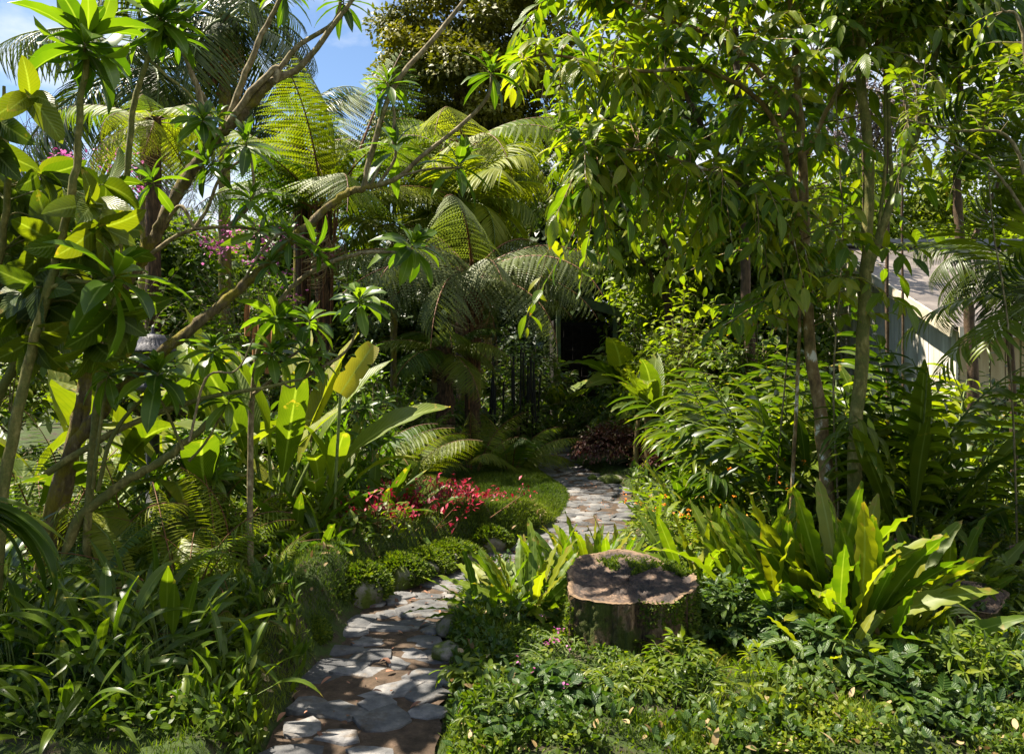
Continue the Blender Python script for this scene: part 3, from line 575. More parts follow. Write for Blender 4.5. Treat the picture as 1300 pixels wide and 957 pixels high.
# ---- small open shelter
c = P(745, 434, 15); c[2] = 0; hs = thing('garden_shelter', 'dark open shelter with mossy green sloping roof edge at the end of the path', 'shelter', c)
GRN = rough_mat('green_paint', [(.3, (.03, .05, .03)), (.7, (.08, .12, .06))], 9, .7, .3, None, (.1, .13, .03), .45)
mb = MB(); a = np.array([-.72, -.35, 2.52]); b = np.array([.62, -.35, 2.12]); Fm = frames((b-a)[None])[0]
mb.box((a+b)/2, [.04, np.linalg.norm(b-a), .16], Fm); mb.obj('fascia', GRN, hs, smooth=False)
mb = MB(); mb.box((a+b)/2+[0, .85, .06], [1.7, np.linalg.norm(b-a)+.1, .05], Fm); mb.obj('roof', GRN, hs, smooth=False)
for px_ in (-.55, .5):
    mb = MB(); mb.box([px_, -.25, 1.1], [.08, .08, 2.2]); mb.obj('post', GRN, hs, smooth=False)
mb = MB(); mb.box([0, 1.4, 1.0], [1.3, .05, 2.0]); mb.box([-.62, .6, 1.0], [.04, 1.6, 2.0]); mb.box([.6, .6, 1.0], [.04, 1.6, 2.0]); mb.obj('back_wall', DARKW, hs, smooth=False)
mb = MB()
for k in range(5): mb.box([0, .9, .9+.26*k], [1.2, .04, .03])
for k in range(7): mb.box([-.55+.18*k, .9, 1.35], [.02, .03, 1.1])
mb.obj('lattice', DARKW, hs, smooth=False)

# ---- stone lantern roof at left
lp = P(194, 434, 6.2); lp[2] = g1(lp[0], lp[1])
lt = thing('stone_lantern', 'dark ribbed lantern with flared roof half hidden under the diagonal branch', 'lantern', lp)
SLATE = rough_mat('slate', [(.3, (.015, .015, .02)), (.7, (.07, .07, .09))], 20, .5, .4)
def lathe(prof, n=24, rib=0):
    mb = MB(); th = np.arange(n)/n*2*np.pi; V_ = []
    for r, z in prof: V_ += [[r*(1+rib*(k % 2))*math.cos(t_), r*(1+rib*(k % 2))*math.sin(t_), z] for k, t_ in enumerate(th)]
    F_ = [[i*n+j, i*n+(j+1) % n, (i+1)*n+(j+1) % n, (i+1)*n+j] for i in range(len(prof)-1) for j in range(n)]
    return mb.add(V_, F_)
zt = P(194, 422, 6.2)[2]-lp[2]
lathe([(.001, zt-.01), (.085, zt-.02), (.1, zt-.05), (.12, zt-.09), (.175, zt-.135), (.175, zt-.15), (.001, zt-.145)], 44, -.1).obj('lantern_roof', SLATE, lt)
lathe([(.001, zt+.05), (.015, zt+.035), (.008, zt+.01), (.02, zt-.01), (.02, zt-.03)], 10).obj('finial', SLATE, lt)
lathe([(.1, zt-.165), (.09, zt-.17), (.09, zt-.38), (.13, zt-.4), (.13, zt-.44), (.05, zt-.46), (.05, .08), (.15, .05), (.15, -.05)], 12).obj('pillar', SLATE, lt)

# ================================================================== PALMS, TREE FERNS
tree_fern('feathery palm with dark drooping crown against the sky at top left', 188, 14, 85, 'palmd', 15, 65, -35, 2.4, 3.1, 31, tr=.14, name='palm_tree', part='palm_frond')
tree_fern('dark palm with hanging seed cluster behind the pale bare branches', 285, 13, 20, 'palmd', 16, 75, -30, 1.6, 2.1, 32, tr=.09, name='palm_tree', part='palm_frond')
tree_fern('small dark palm low behind the forked pale branches', 378, 15, 155, 'palmd', 14, 70, -10, 1.2, 1.7, 33, tr=.08, name='palm_tree', part='palm_frond')
sc_ = thing('seed_cluster', 'brown hanging seed cluster on the dark palm near the sky', 'seed cluster', P(272, 92, 12.8)); mb = MB(); rg = np.random.default_rng(8)
for k in range(46): p = rg.normal(size=3)*[.07, .07, .13]; mb.leaves(T['card'], p[None], frames(rdir(rg, 1)), [.13], [.4])
mb.obj('seeds', LM['litter'], sc_); mb = MB(); mb.tube([[0, 0, 0], [.02, 0, .35], [.12, 0, .8]], .015, 5); mb.obj('stalk', TWIG, sc_)
tree_fern('tall tree fern with upright dark stalks and a frond fanned against blue sky', 412, 10.5, 262, 'tfern', 13, 82, 20, 1.8, 2.3, 34, tr=.1, stipes=9)
child('frond', V['flat'][0], bpy.data.objects[-1] if 0 else [o for o in bpy.data.objects if o.name.startswith('tree_fern') and o.type == 'EMPTY'][-1], P(444, 228, 10.5)-G(412, 10.5), [.34, .02, 1], .0, 2.0, up=(-.1, -1, .2))
tree_fern('tree fern with yellowing tattered fronds left of the upright frond', 385, 11.2, 190, 'tferny', 15, 34, -25, 1.2, 1.7, 35, tr=.09, stipes=6)
tree_fern('drooping olive tree fern high on the left between two thin stems', 195, 9.5, 150, 'tferny', 13, 45, -25, .95, 1.25, 36, tr=.09)
tree_fern('broad golden-green tree fern in front of the huge olive tree', 590, 13, 182, 'tferny', 22, 30, -22, 1.8, 2.4, 37, tr=.13, stipes=8)
tree_fern('yellow-lit palm in the centre beneath the golden-green tree fern', 590, 12, 255, 'palmy', 20, 75, -10, 1.2, 1.7, 38, tr=.06, name='palm_tree', part='palm_frond')
tree_fern('lower yellow palm left of the grey-green tree fern', 500, 12, 296, 'palmy', 14, 65, -10, .9, 1.2, 39, tr=.05, name='palm_tree', part='palm_frond')
tree_fern('grey-green tree fern with umbrella of hanging fronds over russet trunk', 600, 10.3, 345, 'tferng', 20, 42, -4, 1.75, 2.25, 40, tr=.09, stipes=22)
tree_fern('short tree fern with shaggy dark trunk left of the russet one', 565, 10.0, 440, 'tfern', 12, 50, -20, .8, 1.1, 41, tr=.11)
# fresh yellow fern frond clump at the foot of the tree fern
clump('fern', 'young lime fern uncurling at the foot of the tree fern', 'fern', 600, 9.3, 'brackeny', 8, 84, 40, .75, 1.05, 42, 'frond')
clump('fern', 'low arching green fern right of the russet trunk', 'fern', 650, 9.6, 'tfern', 9, 75, 35, .8, 1.1, 43, 'frond')
clump('fern', 'fine green fern in shade left of the shaggy trunk', 'fern', 505, 8.4, 'tfern', 13, 70, 20, .9, 1.2, 44, 'frond')
clump('fern', 'feathery shaded fern behind the strap-leaved clump', 'fern', 450, 8.2, 'tfern', 12, 75, 25, 1.0, 1.3, 45, 'frond')
# dark bamboo stakes
BAMB = rough_mat('black_bamboo', [(.3, (.003, .003, .002)), (.7, (.016, .014, .009))], 20, .6, .2)
bm = G(640, 11.6); bt = thing('black_bamboo', 'clump of black bamboo canes behind the tree fern trunk', 'bamboo', bm); rg = np.random.default_rng(9)
for k in range(20):
    x = (rg.random()-.5)*1.1; y = (rg.random()-.5)*.5; h = .8+rg.random()*.7; mb = MB(); zs = np.linspace(0, h, 16)
    mb.tube(np.stack([x+zs*rg.normal()*.03, y+zs*0, zs], 1), .014+.004*(np.arange(16) % 3 == 0), 6); mb.obj('cane', BAMB, bt)
shrub('broadleaf_shrub', 'dim leafy shrub behind the black bamboo canes', 'shrub', 650, 13.0, 1.9, 2.4, 110, 12, .16, 'lance', 'mid', seed=46)
# more greenery in the centre distance
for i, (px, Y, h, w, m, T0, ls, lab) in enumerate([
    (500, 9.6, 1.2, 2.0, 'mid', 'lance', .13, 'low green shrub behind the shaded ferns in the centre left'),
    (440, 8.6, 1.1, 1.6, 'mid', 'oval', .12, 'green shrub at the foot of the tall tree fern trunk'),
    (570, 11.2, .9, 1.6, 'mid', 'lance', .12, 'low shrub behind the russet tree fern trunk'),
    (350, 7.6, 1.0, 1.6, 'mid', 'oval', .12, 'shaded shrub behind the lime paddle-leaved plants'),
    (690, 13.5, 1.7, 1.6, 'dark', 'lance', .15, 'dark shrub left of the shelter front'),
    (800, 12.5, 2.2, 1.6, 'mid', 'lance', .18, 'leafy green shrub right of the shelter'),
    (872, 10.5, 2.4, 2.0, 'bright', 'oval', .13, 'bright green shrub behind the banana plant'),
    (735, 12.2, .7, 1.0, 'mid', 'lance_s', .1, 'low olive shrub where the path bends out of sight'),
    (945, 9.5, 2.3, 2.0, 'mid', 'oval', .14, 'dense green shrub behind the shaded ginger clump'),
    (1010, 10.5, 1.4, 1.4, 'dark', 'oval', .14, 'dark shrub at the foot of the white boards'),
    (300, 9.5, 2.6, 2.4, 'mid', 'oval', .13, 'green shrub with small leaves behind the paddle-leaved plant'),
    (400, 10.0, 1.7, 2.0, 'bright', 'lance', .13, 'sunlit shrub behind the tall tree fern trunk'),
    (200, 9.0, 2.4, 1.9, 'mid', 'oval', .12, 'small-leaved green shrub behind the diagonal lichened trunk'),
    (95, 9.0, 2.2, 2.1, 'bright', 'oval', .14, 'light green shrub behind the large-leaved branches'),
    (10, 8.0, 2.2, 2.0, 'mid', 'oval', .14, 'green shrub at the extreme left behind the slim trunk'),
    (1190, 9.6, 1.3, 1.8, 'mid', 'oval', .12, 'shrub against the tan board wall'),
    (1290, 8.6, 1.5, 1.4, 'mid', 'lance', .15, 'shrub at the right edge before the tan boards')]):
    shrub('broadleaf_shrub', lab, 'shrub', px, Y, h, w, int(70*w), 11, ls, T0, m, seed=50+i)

# ---- flowering pink shrub
def flowers(t, pts, mat, T0, s, n, seed, name='blossom', spread=.06):
    rg = np.random.default_rng(seed); mb = MB(); pts = np.array(pts); k = rg.integers(len(pts), size=n)
    mb.leaves(T[T0], pts[k]+rg.normal(size=(n, 3))*spread, frames(rdir(rg, n)), s*(.6+.7*rg.random(n)), rg.random(n)); return mb.obj(name, LM[mat], t)
fs = shrub('flowering_shrub', 'tall shrub with pink blossom under the bare twigs at left', 'shrub', 140, 11, 3.9, 1.9, 150, 10, .1, 'oval', 'mid', seed=70)
rg = np.random.default_rng(71); flowers(fs, [[rg.normal()*.42-.1, -.4+rg.normal()*.2, 3.3+rg.normal()*.38] for _ in range(34)], 'pink', 'clover2', .05, 1700, 72, spread=.09)
fs = shrub('flowering_shrub', 'shrub with dull mauve-pink blossom behind the forked branches', 'shrub', 345, 10.5, 3.0, 1.4, 80, 9, .1, 'oval', 'mid', seed=73)
flowers(fs, [[rg.normal()*.35, -.4+rg.normal()*.15, 2.6+rg.normal()*.3] for _ in range(20)], 'pink', 'clover2', .045, 450, 74, spread=.08)

# ================================================================== LEFT: branching tree with rosettes
def wood(mb, spec, r0, r1, n=26, rng=None, sides=8, rough=.05):
    c = spline([P(*s) for s in spec], n)-ORG
    if rng is not None: c = c+rng.normal(size=c.shape)*r0*.10
    mb.tube(c, np.linspace(r0, r1, n), sides, rough=rough, rng=rng); return c
def tips(t, lst, var='ros', seed=1):
    rg = np.random.default_rng(seed)
    for (px, py, Y, s, dx, dz) in lst:
        child('leaf_rosette', V[var][rg.integers(3)], t, P(px, py, Y)-ORG, [dx, rg.normal()*.25-.1, dz], rg.random()*6, s)
rg = np.random.default_rng(80)
ORG = G(-12, 4.0); t = thing('slim_tree', 'slim tree leaning on the left edge, topped by a big drooping leaf rosette', 'tree', ORG)
mb = MB(); wood(mb, [(-12, 850, 4), (5, 620, 4), (28, 500, 4), (52, 400, 4), (76, 310, 4), (97, 215, 4), (101, 150, 4), (110, 72, 4)], .032, .014, 40, rg); wood(mb, [(62, 366, 4), (90, 357, 4), (118, 358, 3.98), (146, 352, 3.95)], .012, .009, 12, rg)
mb.obj('trunk', BARKG, t)
tips(t, [(109, 45, 4, .34, .05, 1), (108, 70, 4.02, .30, .05, -.9), (148, 345, 3.95, .33, .35, 1)], 'ros', 81)
ORG = G(105, 4.5); t = thing('slim_tree', 'second slim tree curving up from the diagonal trunk with hanging leaves at its tip', 'tree', ORG)
mb = MB(); wood(mb, [(105, 800, 4.5), (118, 560, 4.5), (135, 450, 4.5), (152, 310, 4.5), (163, 200, 4.5), (172, 125, 4.5), (197, 50, 4.5)], .024, .014, 40, rg); wood(mb, [(176, 64, 4.5), (210, 95, 4.5), (240, 120, 4.5), (258, 150, 4.5)], .009, .006, 12, rg)
mb.obj('trunk', BARKG, t); tips(t, [(205, 30, 4.5, .32, .2, -.7), (205, 20, 4.5, .26, .1, 1), (258, 150, 4.5, .16, .4, .6)], 'ros', 82)
ORG = G(62, 4.9); t = thing('branching_tree', 'thick lichen-covered tree leaning diagonally across the left side', 'tree', ORG)
mb = MB()
wood(mb, [(55, 790, 4.9), (92, 570, 4.8), (122, 450, 4.8), (152, 372, 4.8), (190, 312, 4.8), (228, 240, 4.8), (265, 188, 4.8), (302, 150, 4.8), (345, 103, 4.8)], .045, .028, 90, rg, 14, .12)
mb.obj('trunk', BARK, t); mb = MB()
for s, a, b in [([(340, 108, 4.8), (385, 82, 4.8), (425, 30, 4.8), (458, -14, 4.8)], .024, .011), ([(345, 103, 4.8), (375, 62, 4.8), (424, 28, 4.85), (434, -10, 4.85)], .018, .01), ([(265, 188, 4.8), (258, 140, 4.75), (242, 90, 4.7), (225, 50, 4.7)], .026, .012),
                ([(288, 160, 4.8), (305, 110, 4.8), (325, 60, 4.8), (345, 20, 4.8), (362, -12, 4.8)], .022, .012), ([(280, 172, 4.8), (318, 118, 4.75), (352, 86, 4.75), (350, 104, 4.75)], .022, .018),
                ([(272, 180, 4.8), (262, 130, 4.9), (250, 110, 4.9)], .014, .008), ([(208, 285, 4.8), (230, 262, 4.7), (248, 292, 4.65)], .012, .009), ([(245, 292, 4.7), (262, 268, 4.7), (280, 225, 4.7), (310, 200, 4.7)], .012, .007),
                ([(290, 286, 4.7), (312, 268, 4.7), (322, 240, 4.7), (318, 195, 4.7)], .011, .007), ([(180, 330, 4.75), (235, 295, 4.7), (290, 288, 4.7), (330, 292, 4.7)], .014, .008)]:
    wood(mb, s, a, b, 16, rg, 7)
mb.obj('branches', BARKL if 0 else TWIG, t)
tips(t, [(436, -2, 4.85, .2, 0, 1), (225, 45, 4.7, .16, -.2, 1), (276, 146, 4.7, .17, .1, 1), (313, 178, 4.7, .24, .2, 1), (262, 205, 4.65, .2, -.4, .8), (192, 226, 4.6, .22, -.3, 1), (318, 250, 4.7, .2, 0, .8), (240, 150, 4.8, .16, -.3, 1), (332, 292, 4.7, .2, .8, .5), (362, -15, 4.8, .2, .2, 1)], 'rosn', 83)
ORG = G(45, 4.6); t = thing('branching_tree', 'mossy bough reaching up right from the lower left to the centre sky', 'tree', ORG)
mb = MB(); wood(mb, [(35, 830, 4.6), (75, 610, 4.6), (130, 520, 4.55), (185, 465, 4.5), (250, 412, 4.5), (300, 370, 4.5), (350, 325, 4.5), (400, 278, 4.5), (440, 246, 4.5), (478, 236, 4.5)], .04, .017, 90, rg, 12, .1); mb.obj('trunk', BARK, t)
mb = MB()
for s, a, b in [([(475, 237, 4.5), (505, 226, 4.5), (530, 203, 4.5), (585, 160, 4.5), (618, 125, 4.5), (624, 98, 4.5)], .016, .009), ([(462, 240, 4.5), (470, 200, 4.5), (500, 110, 4.5), (555, 45, 4.5), (594, -5, 4.5)], .019, .012),
                ([(480, 234, 4.5), (500, 205, 4.5), (503, 185, 4.5)], .01, .008), ([(500, 185, 4.5), (500, 140, 4.5), (492, 108, 4.5)], .01, .007), ([(500, 226, 4.5), (545, 215, 4.45), (585, 213, 4.45)], .008, .006),
                ([(300, 370, 4.5), (350, 300, 4.4), (392, 306, 4.4), (410, 330, 4.4)], .008, .006), ([(470, 237, 4.5), (480, 215, 4.5), (484, 205, 4.5)], .01, .008)]: wood(mb, s, a, b, 18, rg, 7)
mb.obj('branches', TWIG, t)
tips(t, [(503, 182, 4.5, .27, .1, 1), (492, 103, 4.5, .19, -.1, 1), (583, 205, 4.45, .24, .4, 1), (624, 88, 4.5, .2, .1, 1), (404, 318, 4.4, .17, .3, -.4), (366, 300, 4.4, .18, -.1, 1), (345, 330, 4.4, .15, .1, 1)], 'rosn', 84)
ORG = G(325, 4.9); t = thing('branching_tree', 'thin pale arching branch with rosette at its end above the lime paddle leaves', 'tree', ORG)
mb = MB(); wood(mb, [(318, 740, 4.9), (318, 560, 4.9), (324, 470, 4.85), (342, 405, 4.8), (380, 356, 4.7), (440, 326, 4.6), (480, 320, 4.6), (512, 322, 4.6)], .02, .009, 40, rg); mb.obj('trunk', TWIG, t)
mb = MB()
for s in [[(324, 470, 4.85), (365, 455, 4.8), (385, 440, 4.8), (392, 430, 4.8)], [(322, 500, 4.85), (350, 480, 4.8), (370, 492, 4.8), (395, 470, 4.8)], [(385, 480, 4.7), (440, 445, 4.7), (455, 405, 4.7)]]: wood(mb, s, .011, .006, 12, rg, 6)
mb.obj('branches', TWIG, t)
tips(t, [(525, 308, 4.6, .24, .5, .9), (456, 378, 4.7, .2, 0, 1), (393, 404, 4.8, .22, 0, 1), (345, 445, 4.75, .2, .2, 1), (395, 452, 4.7, .18, .3, 1), (350, 400, 4.75, .2, 0, .6)], 'ros', 85)
ORG = G(85, 4.5); t = thing('branching_tree', 'mossy low bough spreading right through the yellow ferns', 'tree', ORG)
mb = MB(); wood(mb, [(85, 840, 4.5), (90, 680, 4.5), (150, 618, 4.5), (200, 588, 4.45), (250, 550, 4.4), (288, 514, 4.4)], .035, .014, 40, rg); mb.obj('trunk', BARKG, t)
mb = MB()
for s, a, b in [([(60, 600, 4.5), (150, 545, 4.5), (215, 520, 4.45), (270, 502, 4.4), (330, 494, 4.4), (385, 480, 4.4)], .022, .009), ([(232, 570, 4.4), (215, 530, 4.35), (198, 495, 4.35)], .009, .006), ([(240, 585, 4.4), (262, 560, 4.4), (288, 514, 4.4)], .008, .006),
                ([(118, 620, 4.45), (125, 560, 4.4), (137, 480, 4.4)], .011, .008), ([(125, 622, 4.45), (140, 560, 4.4), (172, 515, 4.4), (200, 498, 4.4)], .013, .009)]: wood(mb, s, a, b, 18, rg, 6)
mb.obj('branches', BARKG, t)
tips(t, [(200, 470, 4.3, .26, .0, 1), (292, 505, 4.4, .16, .3, 1), (137, 470, 4.4, .2, -.1, 1), (270, 440, 4.5, .22, 0, 1)], 'ros', 86)

# ---- large-leaved shrub at left
def curtain(name, label, cat, px0, Y0, stems, region, n, nl, ls, T0, mat, seed, droop=.4, whorl=False, r=.03, bark=None, twr=.006, spread=.9, keep=None, group=None, sag=.15, spn=.55):
    global ORG
    rg = np.random.default_rng(seed); ORG = G(px0, Y0); t = thing(name, label, cat, ORG, group); mw = MB(); ml = MB(); limbs = []
    for s in stems:
        rr = s[-1] if isinstance(s[-1], tuple) and len(s[-1]) == 2 else (r, r*.4); ss = [q for q in s if len(q) == 3]
        limbs.append(wood(mw, ss, rr[0], rr[1], 30, rg)[::3])
    pts = []
    x0, x1, y0, y1, d0, d1 = region
    while len(pts) < n:
        px, py = x0+(x1-x0)*rg.random(), y0+(y1-y0)*rg.random()
        if keep and not keep(px, py, rg): continue
        pts.append(P(px, py, d0+(d1-d0)*rg.random())-ORG)
    leafy(mw, ml, limbs, pts, rg, T[T0], ls, nl, droop, spread, twr, whorl, sag=sag, spn=spn)
    mw.obj('trunk', bark or BARKG, t); ml.obj('crown', LM[mat], t); return t
curtain('large_leaved_shrub', 'shrub with broad veined yellow-green leaves overhanging the left edge', 'shrub', -60, 4.4,
        [[(-60, 860, 4.4), (-40, 600, 4.4), (-10, 400, 4.3), (10, 230, 4.2), (0, 130, 4.2)], [(-30, 560, 4.4), (40, 420, 4.2), (90, 330, 4.1), (110, 280, 4.1)]],
        (-50, 150, 215, 450, 4.0, 4.8), 44, 7, .27, 'big', 'bigleaf', 90, .45, whorl=True, r=.03)
curtain('large_leaved_shrub', 'round-leaved backlit sprig at the upper left edge', 'shrub', -90, 3.9,
        [[(-90, 900, 3.9), (-70, 500, 3.9), (-40, 300, 3.9), (0, 180, 3.9), (5, 110, 3.9)]], (-20, 45, 110, 215, 3.7, 4.0), 7, 6, .22, 'big', 'bigleaf', 91, .2, whorl=True, r=.02)
clump('canna', 'canna with wide grey-green leaves spreading beneath the mossy bough', 'canna', 215, 6.0, 'paddled', 12, 75, 20, 1.2, 1.7, 92)
clump('canna', 'canna with big dull leaves behind the large-leaved shrub', 'canna', 110, 5.8, 'paddled', 12, 78, 25, 1.2, 1.8, 93)
clump('canna', 'canna with drooping shaded leaves at the far left under the slim trunk', 'canna', 5, 5.2, 'paddled', 10, 75, 20, 1.0, 1.3, 94)
clump('paddle_leaved_plant', 'upright lime paddle-leaved plant with brown dry bracts in the left middle', 'heliconia', 345, 6.0, 'paddle', 15, 86, 48, 1.35, 1.75, 95)
clump('paddle_leaved_plant', 'lime paddle-leaved plant left of the one with brown bracts', 'heliconia', 272, 5.9, 'paddle', 11, 88, 55, 1.2, 1.75, 96)
clump('paddle_leaved_plant', 'lower paddle-leaved plant just left of the torn yellow leaf', 'heliconia', 405, 6.2, 'paddle', 11, 84, 42, .9, 1.35, 97)
BR = rough_mat('dry_bract', [(.3, (.2, .08, .02)), (.7, (.3, .14, .05))], 12, .7, .4)
for i, (px, py, Y, h, lb) in enumerate([(314, 395, 5.7, .2, 'dry brown leaf stub left of the lime paddle leaves'), (340, 432, 5.6, .26, 'dry orange-brown leaf sheath between the lime paddle leaves'), (324, 425, 5.6, .2, 'shorter dry brown sheath beside the orange-brown one')]):
    p = P(px, py, Y); b = p.copy(); b[2] = g1(b[0], b[1]); mb = MB(); z = p[2]-b[2]
    mb.tube([[0, 0, z-h*.9], [.0, 0, z-h*.5]], .02, 6); mb.leaves(leafT(6, .16, strp, .9, .3), np.array([[0, 0, z-h*.5]]), frames([[.05, 0, 1]], [[0, -1, 0]]), [h], [.5])
    tag(mb.obj('dry_leaf_stub', BR, None, b), lb, 'dead leaf')
# torn yellow banana leaf
p = P(432, 500, 5.6); b = p.copy(); b[2] = g1(p[0], p[1]); t = thing('banana_leaf_plant', 'single torn yellow banana leaf standing above the shaded ferns', 'banana plant', b)
mb = MB(); mb.tube(spline([[-.05, 0, 0], [-.03, 0, .5], p-b], 10), .012, 5); mb.obj('stem', STIPEG, t)
mb = MB(); mb.leaves(leafT(26, .22, lambda t_: np.clip(np.sin(np.pi*np.clip(t_*.86+.1, 0, 1))**.3, 0, 1)*(.9+.06*np.sin(t_*7+1)-.3*np.exp(-((t_-.37)/.025)**2)-.4*np.exp(-((t_-.66)/.02)**2)), .22, .5, .006, 2), np.zeros((1, 3)), np.eye(3)[None], [1], [.4]); child('leaf', mb.mesh('torn_leaf', LM['yellowleaf']), t, p-b, [.62, -.1, .95], 0, .42, up=(.3, -1, .45))

# ---- ferns on the left
for i, (px, Y, v, n, e0, e1, s0, s1, lab) in enumerate([
    (235, 4.5, 'brackeny', 12, 72, 10, .75, .95, 'yellow-green fern with long fronds leaning over the lower left stems'),
    (180, 4.3, 'sword', 12, 70, 10, .6, .85, 'shaded sword fern below the low mossy bough'),
    (275, 4.9, 'bracken', 10, 75, 20, .7, .95, 'green fern behind the yellow-green fern'),
    (90, 4.3, 'sword', 11, 75, 15, .6, .8, 'dark sword fern at the foot of the lichened trunk'),
    (60, 5.2, 'bracken', 10, 80, 30, .9, 1.2, 'tall fern with fronds rising beside the slim trunk'),
    (140, 5.2, 'brackeny', 9, 82, 35, .9, 1.2, 'yellowish fern climbing between trunk and bough'),
    (120, 3.6, 'brackeny', 6, 40, 15, .35, .5, 'small lime fern among the pleated leaves at bottom left'),
    (200, 3.8, 'sword', 8, 50, 10, .35, .5, 'small dark fern right of the lime fern near the bottom edge'),
    (1255, 7.0, 'sword', 12, 75, 15, .6, .9, 'fern with narrow fronds at right before the tan boards')]):
    clump('fern', lab, 'fern', px, Y, v, n, e0, e1, s0, s1, 100+i, 'frond')
for i, (px, Y, n, s0, s1, lab) in enumerate([
    (375, 5.5, 34, .5, .8, 'strap-leaved clump in shade left of the two agapanthus-like clumps'), (475, 6.15, 44, .45, .75, 'glossy strap-leaved clump above the red flowers'),
    (410, 5.3, 24, .35, .5, 'lower dark strap-leaved clump behind the whorled shrub'), (510, 6.5, 30, .38, .58, 'strap-leaved clump with yellow streaked leaves left of the moss mound')]):
    clump('strap_leaved_plant', lab, 'strap plant', px, Y, 'strapw', n, 82, 12, s0, s1, 120+i)
for i, (px, Y, h, w, lab) in enumerate([(350, 5.5, .5, .7, 'whorled yellow-green shrublet beside the mossy boulders'), (300, 5.25, .42, .6, 'whorled shrublet left of the larger whorled one'), (415, 5.75, .4, .55, 'whorled shrublet right of the larger whorled one')]):
    shrub('whorled_shrub', lab, 'shrub', px, Y, h, w, 60, 10, .085, 'lance', 'bright', whorl=True, seed=130+i, droop=.2)
# foreground bottom left: pleated palm grass
for i, (px, Y, n, s0, s1, lab) in enumerate([(30, 3.4, 40, .4, .62, 'palm grass with pleated leaves in the bottom left corner'), (130, 3.35, 42, .4, .62, 'palm grass clump right of the corner one'), (215, 3.5, 40, .38, .66, 'palm grass with tall pale-lit leaves nearest the boulders'), (-20, 3.9, 30, .5, .7, 'palm grass behind the corner clump at the left edge'),
                                     (170, 3.9, 28, .4, .6, 'shaded palm grass behind the row at lower left'), (75, 3.0, 30, .3, .42, 'low palm grass cut by the bottom edge at left'), (290, 3.3, 16, .3, .42, 'low narrow-leaved clump at the bottom left of the path')]):
    clump('palm_grass', lab, 'palm grass', px, Y, 'pgrass', n, 85, 20, s0, s1, 140+i)
p = P(-60, 640, 3.6); b = np.array([p[0], p[1], g1(p[0], p[1])]); t = thing('fan_palm', 'palm leaflets reaching in from the left edge in sunlight', 'palm', b)
mb = MB(); mb.tube(spline([[0, 0, 0], (p-b)*.6, p-b], 8), .02, 6); mb.obj('stem', STIPEG, t)
for k in range(9): child('leaf', V['strap'][k % 3], t, p-b, [1, -.3+.12*k, .35-.1*k], 0, .55+.1*(k % 3))

# ---- magenta bedding plants
for i, (px, Y, n, w, lab) in enumerate([(500, 5.95, 330, .42, 'magenta-leaved bedding plant left part of the red patch'), (556, 6.2, 420, .46, 'bright red bedding plant in the middle of the red patch'), (612, 6.6, 360, .42, 'crimson bedding plant at the right end of the red patch'), (480, 5.5, 90, .2, 'small purple-red sprig lowest in the red patch')]):
    rg = np.random.default_rng(150+i); b = G(px, Y); t = thing('red_bedding_plant', lab, 'bedding plant', b); pts = [[rg.normal()*w*.5, rg.normal()*w*.35, .08+.16*rg.random()] for _ in range(n//9)]
    mw = MB(); [mw.tube([[p[0]*.6, p[1]*.6, -.02], p], .003, 4) for p in pts]; mw.obj('stem', STIPE, t); flowers(t, pts, 'magenta', 'small', .042, n, 151+i, 'leaves', .028)

# ================================================================== RIGHT SIDE
def keep_r(px, py, rg):
    if py > 330+.28*(px-640)-(.0) and px < 900: return rg.random() < .1
    if 1075 < px < 1165 and 20 < py < 230: return rg.random() < .35
    if px < 700 and py > 130: return False
    if px < 745 and py < 45: return False
    if px > 880 and 60 < py < 260: return rg.random() < .6
    if px > 1025 and py > 260: return rg.random() < .35
    if py > 300: return rg.random() < .5
    return True
BARKD = rough_mat('dark_bark', [(.3, (.03, .02, .012)), (.7, (.12, .075, .04))], 26, .85, .6, (1, 1, .5))
curtain('slender_tree', 'multi-stemmed tree with long drooping veined leaves filling the upper right', 'tree', 1050, 5.5,
        [[(1058, 730, 5.5), (1045, 560, 5.5), (1028, 430, 5.5), (1020, 250, 5.5), (1012, 100, 5.5), (1000, -60, 5.5), (.05, .022)],
         [(1000, 730, 5.6), (1015, 400, 5.5), (1005, 250, 5.5), (990, 120, 5.5), (.014, .008)],
         [(1020, 300, 5.5), (980, 150, 5.3), (900, 92, 5.1), (800, 90, 5.0), (700, 70, 4.9), (650, 82, 4.9), (.02, .006)],
         [(1012, 150, 5.5), (930, 60, 5.3), (830, 20, 5.2), (740, -30, 5.2), (.02, .006)],
         [(1022, 330, 5.5), (960, 250, 5.3), (880, 210, 5.2), (800, 190, 5.2), (730, 200, 5.1), (.016, .005)],
         [(1020, 200, 5.5), (1080, 90, 5.3), (1150, 30, 5.3), (1230, -20, 5.3), (.018, .006)]],
        (650, 1200, -110, 420, 4.6, 6.3), 410, 13, .15, 'lancew', 'tree', 160, .45, twr=.005, keep=keep_r, bark=BARKL)
curtain('slender_tree', 'smooth straight tree with side branch in front of the board house', 'tree', 1083, 5.2,
        [[(1083, 760, 5.2), (1086, 560, 5.2), (1095, 430, 5.2), (1100, 330, 5.2), (1103, 200, 5.2), (1092, 60, 5.2), (1098, -100, 5.2), (.05, .024)],
         [(1102, 345, 5.2), (1130, 260, 5.2), (1162, 180, 5.3), (1190, 60, 5.3), (1210, -60, 5.3), (.03, .014)],
         [(1133, 258, 5.2), (1128, 100, 5.2), (1140, -60, 5.2), (.014, .008)], [(1110, 330, 5.2), (1124, 200, 5.2), (1120, 0, 5.2), (.012, .007)]],
        (1040, 1300, -110, 90, 4.7, 5.9), 130, 11, .16, 'lance', 'tree2', 161, .5, twr=.005, bark=BARKG)
